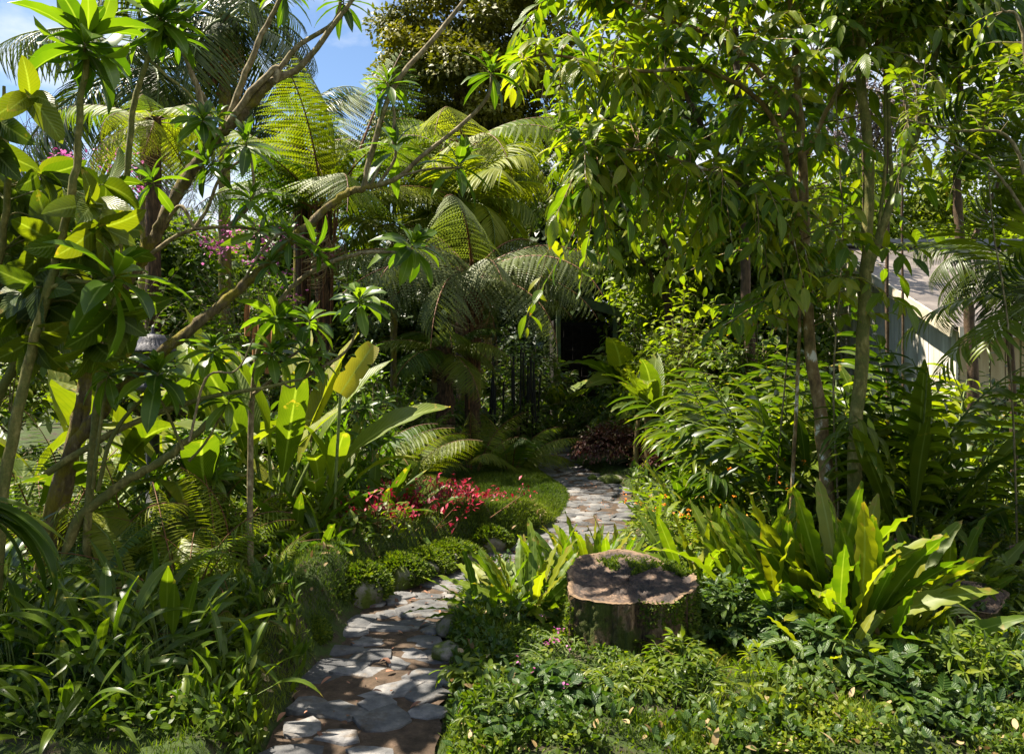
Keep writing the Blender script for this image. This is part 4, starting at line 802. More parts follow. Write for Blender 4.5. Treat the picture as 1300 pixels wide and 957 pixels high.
# thin dark stems
for i, (x0, x1, x2, Y, r, lab) in enumerate([(1093, 1097, 1092, 6.2, .02, 'thin dark pole-like sapling left of the smooth tree'), (1128, 1126, 1120, 6.4, .016, 'thin dark sapling in the bright gap right of the smooth tree'), (1148, 1146, 1156, 6.6, .011, 'thinnest dark sapling nearest the side branch')]):
    curtain('sapling', lab, 'tree', x0, Y, [[(x0, 650, Y), (x1, 400, Y), (x1, 200, Y), (x2, -50, Y), (r, r*.7)]], (x0-60, x0+60, -80, 60, Y-.4, Y+.4), 16, 9, .17, 'oval', 'dark', 165+i, .5, bark=BARKD)
curtain('broadleaf_tree', 'middle-distance tree with small bright leaves under the drooping veined ones', 'tree', 860, 13.5,
        [[(860, 570, 13.5), (850, 420, 13.5), (840, 250, 13.5), (835, 100, 13.5), (.09, .04)], [(845, 380, 13.5), (770, 260, 13.4), (720, 200, 13.4), (.04, .012)], [(845, 350, 13.5), (930, 280, 13.4), (990, 200, 13.4), (.04, .012)]],
        (690, 1010, 60, 410, 12.6, 14.6), 520, 13, .19, 'oval', 'bright', 170, .45, keep=lambda x, y, r: y < 330+.3*(x-690), bark=BARKD)
curtain('broadleaf_tree', 'yellow-green leafy tree in the upper right corner behind the bamboo', 'tree', 1240, 8.0,
        [[(1240, 600, 8), (1230, 400, 8), (1215, 250, 8), (1220, 60, 8), (.06, .03)], [(1225, 330, 8), (1280, 200, 8), (1320, 80, 8), (.03, .01)]],
        (1150, 1340, -60, 215, 7.2, 8.6), 170, 13, .13, 'oval', 'tree2', 171, .4, bark=BARKD)
curtain('broadleaf_tree', 'dark-leaved tree high in the middle right behind the slender stems', 'tree', 960, 9.5,
        [[(960, 620, 9.5), (950, 420, 9.5), (940, 200, 9.5), (930, -60, 9.5), (.08, .03)], [(945, 250, 9.5), (1040, 60, 9.5), (1100, -50, 9.5), (.04, .01)], [(945, 260, 9.5), (850, 80, 9.5), (800, -40, 9.5), (.04, .01)]],
        (770, 1080, -90, 260, 8.6, 10.4), 200, 12, .2, 'oval', 'mid', 172, .45, bark=BARKD)
# light shrub twigs hanging at right
curtain('twiggy_shrub', 'sparse twiggy shrub with yellow-orange new leaves before the right palms', 'shrub', 1330, 4.4,
        [[(1330, 840, 4.4), (1320, 400, 4.4), (1290, 190, 4.4), (1210, 165, 4.4), (1130, 150, 4.4), (.016, .004)], [(1320, 300, 4.4), (1260, 215, 4.4), (1180, 170, 4.4), (.01, .004)], [(1320, 420, 4.4), (1300, 60, 4.4), (1270, 10, 4.4), (.014, .005)]],
        (1130, 1310, 60, 250, 4.2, 4.7), 60, 8, .075, 'oval', 'tree2', 173, .1, r=.01, bark=TWIG, twr=.003)
# bamboo / palm sprays at right edge
def spray(label, name, cat, px0, Y, stem, n, var, s0, s1, seed, e=(40, -40), towards=(-1, 0), part='leafy_stem', r=.02):
    global ORG
    rg = np.random.default_rng(seed); ORG = G(px0, Y); t = thing(name, label, cat, ORG); mb = MB(); c = wood(mb, stem, r, r*.5, 30, rg); mb.obj('stem', STIPEG, t)
    for k in range(n):
        q = c[int(len(c)*(.45+.54*k/n))]; el = R(e[0]+(e[1]-e[0])*rg.random()); az = math.atan2(towards[1], towards[0])+rg.normal()*.6
        child(part, V[var][rg.integers(len(V[var]))], t, q, [math.cos(az)*math.cos(el), math.sin(az)*math.cos(el), math.sin(el)], rg.normal()*.3, s0+(s1-s0)*rg.random())
V['bamboo'] = mvar(lambda r, i: frond(1, .9+.3*i, 14, leafT(5, .055, lan, .3, 1.1), lambda t: .34, r, 40, .8, .2, .005, alt=False), 3, 'bamboo_spray', [LM['palmg'], STIPEG], 21)
spray('bamboo with hanging grey-green leaves at the upper right edge', 'bamboo', 'bamboo', 1345, 5.2, [(1345, 800, 5.2), (1350, 400, 5.2), (1330, 150, 5.2), (1300, 20, 5.2), (1270, -60, 5.2)], 16, 'bamboo', .55, .9, 180, (25, -60))
spray('second bamboo arching in lower at the right edge', 'bamboo', 'bamboo', 1370, 4.9, [(1370, 800, 4.9), (1375, 400, 4.9), (1350, 180, 4.9), (1310, 60, 4.9)], 12, 'bamboo', .6, .9, 181, (10, -60))
V['palmg2'] = V['palmg']
clump('palm', 'palm with light green upright leaflets above the roof at right', 'palm', 1330, 5.6, 'palmg', 1, 60, 60, .1, .11, 182, 'palm_frond')
ORG = G(1345, 5.3); t = thing('palm', 'feather palm leaning in from the right edge over the grey roof', 'palm', ORG); mb = MB(); wood(mb, [(1345, 800, 5.3), (1342, 500, 5.3), (1335, 380, 5.3)], .03, .025, 12, rg); mb.obj('trunk', BARKG, t)
for (d, s, rr) in [((-1, -.1, 1.0), 1.05, 0), ((-1, .3, .2), 1.0, 0), ((-.8, -.5, -.1), .9, 0), ((-.7, .4, .8), 1.1, .2), ((-.2, -.2, 1), 1.1, 0), ((.8, .2, .6), 1.0, 0), ((.3, .8, .5), 1.0, 0), ((-1, 0, -.3), .9, 0)]:
    child('palm_frond', V['palmg'][int(s*20) % 3], t, P(1335, 380, 5.3)-ORG, d, rr, s)
ORG = G(1290, 6.3); t = thing('palm', 'dark fan of palm fronds hanging in front of the right end of the roof', 'palm', ORG); mb = MB(); wood(mb, [(1290, 700, 6.3), (1285, 500, 6.3), (1275, 330, 6.3)], .03, .025, 12, rg); mb.obj('trunk', BARKD, t)
for k in range(12):
    a = k*2.4; e = R(50-8*k); child('palm_frond', V['palmd'][k % 3], t, P(1275, 330, 6.3)-ORG, [math.cos(a)*math.cos(e), math.sin(a)*math.cos(e), math.sin(e)], 0, .75)
clump('palm', 'young palm with pale glossy leaflets below the tan boards at right', 'palm', 1290, 6.0, 'palmg', 9, 75, 20, .8, 1.1, 183, 'palm_frond')
clump('palm', 'small palm with narrow leaflets at the right edge above the ground cover', 'palm', 1320, 5.2, 'palmg', 9, 60, 10, .6, .8, 184, 'palm_frond')
clump('fern', 'broad-fingered fern in the bottom right corner', 'fern', 1310, 3.75, 'palmg', 6, 55, 15, .4, .52, 185, 'frond')
# ---- gingers and bananas at right
for i, (px, Y, var, n, e0, e1, s0, s1, lab) in enumerate([
    (975, 6.6, 'ging', 22, 86, 52, 1.0, 1.4, 'ginger clump with long shaded leaves left of the twin trunks'),
    (955, 8.0, 'ging', 16, 86, 50, 1.0, 1.4, 'ginger clump right behind the banana stem'),
    (990, 6.9, 'ging', 16, 86, 50, 1.2, 1.6, 'ginger clump directly behind the lichen-spotted trunk'),
    (1140, 5.9, 'ging', 21, 86, 50, 1.3, 1.75, 'tall ginger clump with big dark leaves right of the smooth tree'),
    (1195, 6.4, 'gingb', 15, 86, 50, 1.1, 1.5, 'ginger clump in front of the tan board wall'),
    (1060, 7.0, 'ging', 13, 86, 50, 1.1, 1.6, 'ginger clump in deep shade between the two trees'),
    (1240, 5.8, 'ging', 13, 86, 50, .7, 1.1, 'ginger clump drooping over the right hand ground cover')]):
    clump('ginger_plant', lab, 'ginger', px, Y, var, n, e0, e1, s0, s1, 190+i, 'leafy_stem', r0=.18)
clump('canna', 'upright long-leaved plant standing before the grey roof', 'canna', 1155, 5.5, 'paddlen', 26, 80, 35, 1.0, 1.6, 200)
clump('canna', 'long-leaved plant left of the straight smooth tree', 'canna', 1015, 6.3, 'paddlen', 16, 80, 40, 1.0, 1.5, 201)
b = G(822, 9.5); t = thing('banana_plant', 'banana plant with brown stem behind the dark red ground shrub', 'banana plant', b); rg = np.random.default_rng(210)
mb = MB(); mb.tube(spline([[0, 0, -.05], [.01, 0, .4], [0, 0, .75]], 10), np.linspace(.055, .035, 10), 10, rough=.05, rng=rg); mb.tube(spline([[-.12, .05, -.05], [-.13, .05, .3], [-.1, .05, .62]], 8), np.linspace(.04, .025, 8), 8, rough=.05, rng=rg); mb.obj('stem', rough_mat('banana_stem', [(.3, (.06, .035, .015)), (.5, (.13, .1, .03)), (.7, (.18, .08, .03))], 10, .7, .5, (1, 1, .2)), t)
radial(t, V['banana'], rg, 8, 88, 48, .6, .95, 'leaf', .7, .04)
b = G(705, 13.5); t = thing('banana_plant', 'young banana plant left of the path end before the shelter', 'banana plant', b); mb = MB(); mb.tube([[0, 0, -.05], [0, 0, .3], [0, 0, .5]], [.06, .05, .035], 8); mb.obj('stem', STIPEG, t); radial(t, V['banana'], rg, 8, 80, 20, .8, 1.1, 'leaf', .45, .03)
b = G(790, 12.3); t = thing('banana_plant', 'banana plant with slanting broad leaves right of the shelter', 'banana plant', b); mb = MB(); mb.tube([[0, 0, -.05], [0, 0, .5], [0, 0, .9]], [.08, .06, .045], 8); mb.obj('stem', STIPEG, t); radial(t, V['banana'], rg, 9, 82, 20, 1.0, 1.5, 'leaf', .85, .03)

# ---- path-side planting right
sh = shrub('red_leaved_shrub', 'low dark red and cream-leaved mound at the inner bend of the path', 'shrub', 778, 10.1, .6, 1.15, 620, 10, .055, 'small', 'red', seed=220, twr=.003, d=1.0)
shrub('red_leaved_shrub', 'smaller dark red mound right of the first by the banana stem', 'shrub', 842, 9.6, .4, .8, 280, 10, .05, 'small', 'red', seed=221, twr=.003)
shrub('lime_shrub', 'lime green leafy shrub glowing in sun behind the red-leaved mound', 'shrub', 790, 11.3, 1.0, 1.1, 190, 10, .1, 'oval', 'bright', seed=222, twr=.004)
for i, (px, Y, n, s0, s1, lab) in enumerate([(868, 7.0, 24, .45, .6, 'bird nest fern with pale stiff leaves beside the path bend'), (905, 6.6, 20, .4, .55, 'bird nest fern right of the pale stiff one'), (835, 6.4, 16, .3, .4, 'smaller strap fern hanging over the path edge')]):
    clump('nest_fern', lab, 'fern', px, Y, 'nest', n, 82, 20, s0, s1, 225+i, 'fern_leaf')
# ---- foreground strap ferns
for i, (px, Y, n, e0, e1, s0, s1, lab) in enumerate([
    (1075, 4.15, 54, 94, 38, .46, .82, 'large bird nest fern with broad wavy leaves right of the stump'),
    (1000, 4.35, 34, 90, 48, .55, .8, 'upright bird nest fern behind the left side of the largest one'),
    (1130, 4.05, 16, 72, 25, .4, .65, 'bird nest fern leaning right over the flat cut log'),
    (672, 4.6, 64, 84, 5, .34, .54, 'bird nest fern with arching leaves left of the stump beside the path'),
    (885, 5.0, 22, 88, 45, .4, .6, 'bird nest fern behind the mossy right shoulder of the stump'),
    (1200, 4.7, 22, 75, 20, .4, .6, 'bird nest fern between the stump post and the flat cut log'),
    (1050, 3.75, 16, 70, 15, .25, .4, 'small bird nest fern at the front foot of the largest one'),
    (950, 4.7, 26, 90, 50, .5, .75, 'upright bird nest fern among orange flowers behind the stump'),
    (745, 5.0, 34, 88, 40, .32, .5, 'bird nest fern with upright leaves directly behind the stump'),
    (778, 5.3, 12, 84, 45, .3, .45, 'small bird nest fern by the path behind the stump'),
    (890, 4.25, 8, 40, -5, .4, .6, 'few-leaved bird nest fern draping over the right side of the stump'),
    (625, 4.5, 22, 70, 0, .3, .45, 'low bird nest fern with leaves hanging over the path kerb')]):
    clump('nest_fern', lab, 'fern', px, Y, 'nest', n, e0, e1, s0, s1, 230+i, 'fern_leaf', r0=.09, ej=13, jr=.7)

# ================================================================== STUMPS, ROCKS
TILT = .03
def stump(name, label, px, Y, ztop, r, seed, flare=1.25, elong=1.0, moss=None):
    rg = np.random.default_rng(seed); b = G(px, Y); b[2] = 0; t = thing(name, label, 'stump', b); n = 150; K = 26; mb = MB(); th = np.arange(n)/n*2*np.pi
    lob = 1+.07*np.sin(th*3+seed)+.05*np.sin(th*5+1.3)+.03*np.sin(th*9+seed*2)+.012*rg.normal(size=n); v = []; flute = np.abs(np.sin(th*5.5+seed+.5*np.sin(th*3)))*.12+np.abs(np.sin(th*14+np.sin(th*4)*2))*.06+.05*rg.random(n)
    for k in range(K+1):
        u = k/K; rr = r*lob*(1+(flare-1)*(1-u)**2.2)*(1-flute*(1-.75*u))*(1+.012*rg.normal(size=n)); z = -.06+(ztop+.06)*u+.008*np.sin(th*2+seed)*u+TILT*rr*np.sin(th)/r*u**3
        if k == K: rr = rr*.985
        v.append(np.stack([rr*np.cos(th)*elong, rr*np.sin(th), z*np.ones(n)], 1))
    V_ = np.concatenate(v); F_ = np.array([[i*n+j, i*n+(j+1) % n, (i+1)*n+(j+1) % n, (i+1)*n+j] for i in range(K) for j in range(n)]); mb.add(V_, F_); mb.obj('bark', STBARK, t)
    mb = MB(); v = []; R_ = 20
    for k in range(R_+1):
        u = 1-k/R_; rr = r*lob*.985*max(u, .001); v.append(np.stack([rr*np.cos(th)*elong, rr*np.sin(th), ztop+TILT*rr*np.sin(th)/r+.008*np.sin(th*2+seed)*u-.012*(u < .93)+.004*rg.normal(size=n)*(u < .93)+.01*np.sin(rr*np.cos(th)*9)*(u < .9)], 1))
    F_ = np.array([[i*n+j, i*n+(j+1) % n, (i+1)*n+(j+1) % n, (i+1)*n+j] for i in range(R_) for j in range(n)]); A = np.zeros((len(F_)*0+(R_+1)*n, 3)); A[:, 1] = np.repeat(1-np.arange(R_+1)/R_, n)
    mb.add(np.concatenate(v), F_, A); mb.obj('cut_top', STTOP, t)
    if moss:
        mb = MB(); N_ = moss; k = rg.integers(n, size=N_); h = rg.random(N_)**1.3*ztop*.95; w = np.sin(th[k]*2+h*9)+np.sin(th[k]*5-h*14)*.6; ok = w > -.1; k = k[ok]; h = h[ok]; u = h/ztop
        rr = r*lob[k]*(1+(flare-1)*(1-u)**2.2)*(1-flute[k]*(1-.75*u))+.002; p = np.stack([rr*np.cos(th[k])*elong, rr*np.sin(th[k]), h], 1); o = np.stack([np.cos(th[k]), np.sin(th[k]), .3+0*h], 1)
        mb.leaves(T['card'], p, frames(o+rdir(rg, len(k))*.8, rdir(rg, len(k))), .012+.014*rg.random(len(k)), rg.random(len(k)))
        q = rg.random(int(N_*.35)); a = R(5)+rg.random(len(q))*R(115); ww = .5+.3*np.sin(a*5)+.12*np.sin(a*13); rr = r*.97*(ww+(1-ww)*q)*(1+.05*np.sin(a*3)); p = np.stack([rr*np.cos(a)*elong, rr*np.sin(a), ztop-.005+0*q], 1); mb.leaves(T['card'], p, frames(rdir(rg, len(q))+[0, 0, .8], rdir(rg, len(q))), .012+.02*rg.random(len(q)), rg.random(len(q)))
        mb.obj('moss', LM['moss'], t)
    return t
STBARK = rough_mat('stump_bark', [(.36, (.02, .013, .008)), (.5, (.14, .085, .045)), (.66, (.36, .24, .14))], 26, .95, 1, (1, 1, .25), (.07, .09, .01), .5, .05)
m, nt = new_mat('cut_wood'); L = nt.links.new; tc = N(nt, 'ShaderNodeTexCoord')
nA = N(nt, 'ShaderNodeTexNoise', i_Scale=5.0, i_Detail=8.0, i_Roughness=.7); L(tc.outputs['Object'], nA.inputs['Vector']); rA = ramp(nt, [(.4, (.022, .015, .012)), (.5, (.06, .038, .026)), (.58, (.16, .1, .062)), (.72, (.34, .23, .15))]); L(nA.outputs[0], rA.inputs[0])
wv = N(nt, 'ShaderNodeTexWave', wave_type='RINGS', rings_direction='Z'); wv.inputs['Scale'].default_value = 14; wv.inputs['Distortion'].default_value = 4; wv.inputs['Detail'].default_value = 3; L(tc.outputs['Object'], wv.inputs['Vector'])
at = N(nt, 'ShaderNodeAttribute', attribute_name='lf'); sp = N(nt, 'ShaderNodeSeparateXYZ'); L(at.outputs['Vector'], sp.inputs[0])
mr = N(nt, 'ShaderNodeMapRange'); L(sp.outputs[1], mr.inputs[0]); mr.inputs[1].default_value = .9; mr.inputs[2].default_value = .96
mx = N(nt, 'ShaderNodeMix', data_type='RGBA'); L(mr.outputs[0], mx.inputs[0]); L(rA.outputs[0], mx.inputs[6]); mx.inputs[7].default_value = (.19, .12, .065, 1)
m2 = N(nt, 'ShaderNodeMix', data_type='RGBA', blend_type='MULTIPLY'); m2.inputs[0].default_value = .35; L(mx.outputs[2], m2.inputs[6]); L(wv.outputs[0], m2.inputs[7])
vo = N(nt, 'ShaderNodeTexVoronoi', feature='DISTANCE_TO_EDGE', i_Scale=7.0); mpv = N(nt, 'ShaderNodeMix', data_type='RGBA'); mpv.inputs[0].default_value = .12; L(tc.outputs['Object'], mpv.inputs[6]); L(nA.outputs[1], mpv.inputs[7]); L(mpv.outputs[2], vo.inputs['Vector'])
cr = ramp(nt, [(.0, (.12, .12, .12)), (.05, (1, 1, 1))]); L(vo.outputs[0], cr.inputs[0]); m3 = N(nt, 'ShaderNodeMix', data_type='RGBA', blend_type='MULTIPLY'); m3.inputs[0].default_value = .8; L(m2.outputs[2], m3.inputs[6]); L(cr.outputs[0], m3.inputs[7]); m2 = m3
bp = N(nt, 'ShaderNodeBump'); bp.inputs['Strength'].default_value = 1; bp.inputs['Distance'].default_value = .025; L(nA.outputs[0], bp.inputs['Height'])
pr = N(nt, 'ShaderNodeBsdfPrincipled'); L(m2.outputs[2], pr.inputs['Base Color']); pr.inputs['Roughness'].default_value = .8; L(bp.outputs[0], pr.inputs['Normal']); out = N(nt, 'ShaderNodeOutputMaterial'); L(pr.outputs[0], out.inputs[0]); STTOP = m
stump('tree_stump', 'wide sawn-off tree stump with cracked brown top and mossy bark', 798, 4.12, .39, .385, 3, 1.3, .87, 16000)
stump('tree_stump', 'short narrow stump post among leaves right of the large fern', 1157, 5.1, .31, .10, 5, 1.1, 1.0, 900)
stump('tree_stump', 'low mossy cut log with reddish flat top near the bottom right', 1222, 4.3, .24, .19, 7, 1.15, 1.2, 2500)
stump('tree_stump', 'orange-brown stump half out of the right edge', 1305, 4.9, .3, .1, 9, 1.1, 1.0, 500)

def rock(name, label, loc, r, seed, moss=0, group=None, sq=.65):
    rg = np.random.default_rng(seed); mb = MB(); n, K = 28, 14; v = []; ax = 1+.2*rg.normal(size=3)*[1, 1, .5]; ph = rg.random(6)*6
    for k in range(K+1):
        a = math.pi*k/K-math.pi/2
        for j in range(n):
            t_ = j/n*2*math.pi; d = np.array([math.cos(a)*math.cos(t_), math.cos(a)*math.sin(t_), math.sin(a)])
            q = 1+.13*math.sin(d[0]*3+ph[0])*math.cos(d[1]*3+ph[1])+.08*math.sin(d[2]*5+d[0]*4+ph[2])+.04*math.sin(d[1]*11+ph[3])*math.sin(d[0]*9+ph[4])
            v.append(d*q*r*ax*[1, 1, sq])
    mb.add(v, [[k*n+j, k*n+(j+1) % n, (k+1)*n+(j+1) % n, (k+1)*n+j] for k in range(K) for j in range(n)])
    if not moss: return tag(mb.obj(name, ROCK, None, loc), label, 'rock', group)
    t = thing(name, label, 'rock', loc, group); mb.obj('stone', ROCK, t); V_ = np.array(v); i = rg.integers(len(V_), size=moss); p = V_[i]+rg.normal(size=(len(i), 3))*.006
    ok = (p[:, 2] > -.1*r)&(np.sin(p[:, 0]*19+ph[0])+np.sin(p[:, 1]*17+p[:, 2]*14)+p[:, 2]/r*1.5 > -1.1); p = p[ok]; mb = MB(); k = len(p)
    mb.leaves(T['card'], p, frames(nrm(p)+rdir(rg, k)*.6, rdir(rg, k)), .016+.022*rg.random(k), rg.random(k)); mb.obj('moss', LM['moss'], t)
rg = np.random.default_rng(240)
edge = []
for k, (px, Y, r, lb) in enumerate([(380, 4.05, .12, 'low mossy boulder nearest the bottom on the left of the path'), (388, 4.5, .17, 'dark rounded mossy boulder where the lower path begins to narrow'), (448, 4.72, .18, 'large mossy boulder bulging over the left edge of the path'), (506, 5.12, .15, 'mossy boulder below the purple-red sprig'), (566, 5.5, .17, 'mossy kerb boulder with a bare pale side'), (618, 5.95, .14, 'mossy kerb boulder below the bright red bedding plant'), (655, 6.5, .13, 'mossy kerb boulder at the foot of the grassy mound'), (415, 5.05, .2, 'mossy boulder set back behind the large bulging one'), (330, 4.3, .16, 'shadowed mossy rock among the leaves left of the path'), (536, 5.35, .13, 'small mossy stone wedged between the kerb boulders')]):
    p = P(px, 434, Y); rock('mossy_boulder', lb, (p[0], Y+r, .05+r*.1), r*1.1, 250+k, 15000)
for k, (px, py, r, lb) in enumerate([(709, 548, .1, 'pale rock left of the path end'), (730, 546, .11, 'pale grey rock at the far end of the path'), (690, 552, .08, 'small brown rock beside the pale one at the path end'), (775, 612, .11, 'grey rock below the red-leaved mound'), (752, 610, .07, 'small grey rock left of the one below the red mound'), (572, 800, .09, 'kerb stone on the right of the path near the bottom'), (566, 835, .08, 'kerb stone closest to the bottom right of the path'), (585, 775, .08, 'kerb stone under the arching fern leaves'), (925, 650, .1, 'squared pale block among orange flowers')]):
    Y = EYE*FPX/(py-434); p = P(px, py, Y); rock('rock', lb, (p[0], p[1], .03), r, 270+k)

# ================================================================== GROUND COVER (uncountable)
def cover(name, n, fn, T0, mat, s0, s1, seed, up=1.0, h=(0, .03), spread=.8, patch=0):
    rg = np.random.default_rng(seed); X = []; tot = 0
    while tot < n:
        x, y = fn(rg, n); d = pdist(x, y); k = (d > HWY(y)+.015*rg.normal(size=len(x)))&((s1 < .03)|(np.hypot(x-.6, y-3.85) > .62))
        if patch: k &= (np.sin(x*patch+seed)*np.cos(y*patch*1.2+seed*2)+.6*np.sin(x*patch*2.7+y*patch*1.9+seed) > -.1+.5*rg.random(len(x)))
        X.append(np.stack([x[k], y[k]], 1)); tot += k.sum()
    X = np.concatenate(X)[:n]; n = len(X); z = np.concatenate([gz(X[i:i+4000, 0], X[i:i+4000, 1]) for i in range(0, n, 4000)])+h[0]+(h[1]-h[0])*rg.random(n)
    D = rdir(rg, n)*spread; D[:, 2] = np.abs(D[:, 2])+up; U = rdir(rg, n)*.6+[0, 0, 1] if up < .5 else rdir(rg, n)
    mb = MB(); rn = .5+.35*np.sin(X[:, 0]*3.1+1)*np.cos(X[:, 1]*2.7)+rg.normal(size=n)*.2
    mb.leaves(T[T0], np.stack([X[:, 0], X[:, 1], z], 1), frames(D, U), s0+(s1-s0)*rg.random(n), np.clip(rn, 0, 1)); return tag(mb.obj(name, LM[mat]), None, None, None, 'stuff')
def pol(x0, x1, Y0, Y1):
    def f(rg, n):
        Y = np.sqrt(Y0**2+(Y1**2-Y0**2)*rg.random(n)); return (x0+(x1-x0)*rg.random(n)-650)/FPX*Y, Y
    return f
def near(side, w, Y0, Y1):
    def f(rg, n):
        k = rg.integers(len(PC), size=n*3); k = k[(PC[k, 1] > Y0)&(PC[k, 1] < Y1)][:n]; o = HWY(PC[k, 1])+np.abs(rg.normal(size=len(k)))*w; return PC[k, 0]+nn[k, 0]*o*side, PC[k, 1]+nn[k, 1]*o*side
    return f
cover('moss_lawn', 70000, near(1, .45, 2.4, 13), 'blade', 'moss', .02, .045, 300, .8)
cover('moss_lawn', 45000, pol(560, 740, 5.8, 9.5), 'blade', 'moss', .02, .05, 301, .8)
cover('moss_lawn', 16000, near(-1, .1, 3.0, 12), 'blade', 'moss', .015, .035, 302, .8)
cover('ground_cover', 30000, pol(570, 1360, 2.9, 4.6), 'clover2', 'cover', .01, .026, 303, .15, (.0, .05), patch=6.0)
cover('ground_cover', 2600, pol(570, 1360, 2.9, 4.6), 'clover', 'heart', .025, .045, 403, .2, (.04, .09), patch=8.0)
cover('moss_lawn', 20000, pol(570, 1360, 3.0, 4.8), 'blade', 'cover', .02, .05, 404, .8, patch=9.0)
cover('ground_cover', 18000, pol(850, 1400, 4.3, 7.5), 'clover2', 'cover', .018, .045, 304, .15, (.0, .1), patch=7.0)
cover('ground_cover', 12000, pol(-80, 330, 2.9, 5.0), 'clover', 'mid', .02, .05, 305, .15, (.0, .08))
cover('ground_cover', 11000, pol(-60, 520, 5.2, 9), 'oval', 'mid', .04, .09, 306, .2, (0, .12))
cover('ground_cover', 12000, pol(800, 1400, 7.2, 13), 'oval', 'mid', .05, .11, 307, .2, (0, .14))
cover('ground_cover', 9000, pol(-200, 1500, 12, 26), 'big', 'mid', .14, .3, 308, .4, (0, .3))
cover('grass', 9000, pol(575, 1000, 3.0, 4.4), 'blade', 'cover', .03, .07, 309, .9, (0, 0), patch=5.0)
cover('grass', 9000, pol(930, 1400, 3.6, 6), 'blade', 'cover', .03, .07, 310, .9, (0, 0), patch=6.0)
cover('moss_lawn', 30000, near(1, .6, 5.8, 9.5), 'blade', 'moss', .02, .05, 315, .8)
cover('moss_lawn', 22000, pol(565, 1400, 2.8, 4.8), 'card', 'moss', .012, .028, 316, .5)
cover('leaf_litter', 1400, pol(560, 1350, 2.9, 7), 'oval', 'straw', .03, .07, 311, .05, (.01, .05))
cover('leaf_litter', 1200, pol(0, 560, 3, 8), 'oval', 'straw', .03, .07, 312, .05, (.01, .05))
rg = np.random.default_rng(313); k = rg.integers(len(PC), size=1500); k = k[(PC[k, 1] > 2)][:340]; o = rg.normal(size=len(k))*.17; n = len(k); D = rdir(rg, n); D[:, 2] *= .15
mb = MB(); mb.leaves(T['oval'], np.stack([PC[k, 0]+nn[k, 0]*o, PC[k, 1]+nn[k, 1]*o, .024+.008*rg.random(n)], 1), frames(D), .015+.055*rg.random(n)**2, rg.random(n)); tag(mb.obj('leaf_litter', LM['litter']), None, None, None, 'stuff')
cover('ground_cover', 2600, pol(575, 1400, 3.0, 5.4), 'oval', 'heart', .035, .07, 405, .45, (.02, .12), patch=10.0)
cover('ground_cover', 2200, pol(900, 1400, 3.6, 6.5), 'lance', 'bright', .05, .1, 406, .7, (.02, .1), patch=4.0)
cover('ground_cover', 2500, pol(-60, 380, 3.0, 5.2), 'lance', 'mid', .05, .11, 407, .7, (.0, .12), patch=5.0)
# small flowering and leafy plants in the foreground
def leafplants(name, label, cat, px, Y, h, w, n, ls, mat, seed, fl=None, T0='oval', fh=1.0, fn=30, fs=.02):
    t = shrub(name, label, cat, px, Y, h, w, n, 7, ls, T0, mat, seed=seed, twr=.0025, bark=STIPEG, droop=.1)
    if fl: rg = np.random.default_rng(seed); flowers(t, [[rg.normal()*w*.28, rg.normal()*w*.28, h*fh*(.7+.35*rg.random())] for _ in range(fn)], fl, 'clover', fs, fn*5, seed, 'flowers', .008)
leafplants('orange_flowering_plant', 'leafy plant dotted with small orange flowers behind the stump', 'flowering plant', 905, 5.3, .42, .75, 80, .06, 'bright', 320, 'orange', fn=14, fs=.015)
leafplants('orange_flowering_plant', 'orange-flowered plant at the path edge right of the bend', 'flowering plant', 835, 5.9, .35, .6, 60, .055, 'bright', 321, 'orange', fn=10, fs=.015)
leafplants('orange_flowering_plant', 'taller orange-flowered plant before the ginger clump', 'flowering plant', 985, 5.8, .62, .5, 60, .07, 'mid', 322, 'orange', fn=8, fs=.016)
leafplants('leafy_plant', 'heart-leaved plant at the right flank of the stump', 'plant', 925, 4.1, .35, .5, 60, .07, 'heart', 323)
leafplants('leafy_plant', 'small pale leafed plant in front of the big bird nest fern', 'plant', 1090, 3.6, .22, .2, 14, .07, 'bright', 324)
leafplants('leafy_plant', 'heart-leaved plant in shade below the big fern', 'plant', 1040, 3.65, .24, .6, 34, .085, 'heart', 325)
leafplants('leafy_plant', 'sprawling pale-leaved plant under the stump on its right', 'plant', 850, 3.75, .16, .5, 50, .045, 'bright', 326)
leafplants('pink_flowering_plant', 'tiny pink-flowered ground plant left of the stump base', 'flowering plant', 715, 3.75, .1, .6, 60, .03, 'cover', 327, 'pink', fn=14, fs=.012)
leafplants('leafy_plant', 'dark round-leaved plant in the shade at the right behind the posts', 'plant', 1210, 6.0, .35, .8, 70, .09, 'dark', 328)
leafplants('leafy_plant', 'leafy plant in the sun below the tan boards', 'plant', 1250, 5.2, .3, .7, 60, .06, 'mid', 329)

# unseen trees added left of view to shade the foreground and dapple the path
def over(label, X, Y, ztop, zbot, wid, n, seed, ncl=30, tr=.12, ls=.16, crad=.12):
    big_tree('broadleaf_tree', label, 'tree', 650+X*FPX/Y, Y, ztop, zbot, wid, wid, ncl, n, ls, 'tree', T0='lance', tr=tr, seed=seed, crad=crad)
over('unseen leafy tree added just outside the left of the view to shade the palm grass', -4.4, 4.3, 5.4, 3.3, 2.3, 2200, 400)
over('unseen leafy tree added above the left edge to dapple the lower path', -3.3, 3.0, 6.3, 4.6, 1.5, 500, 401, ncl=14)

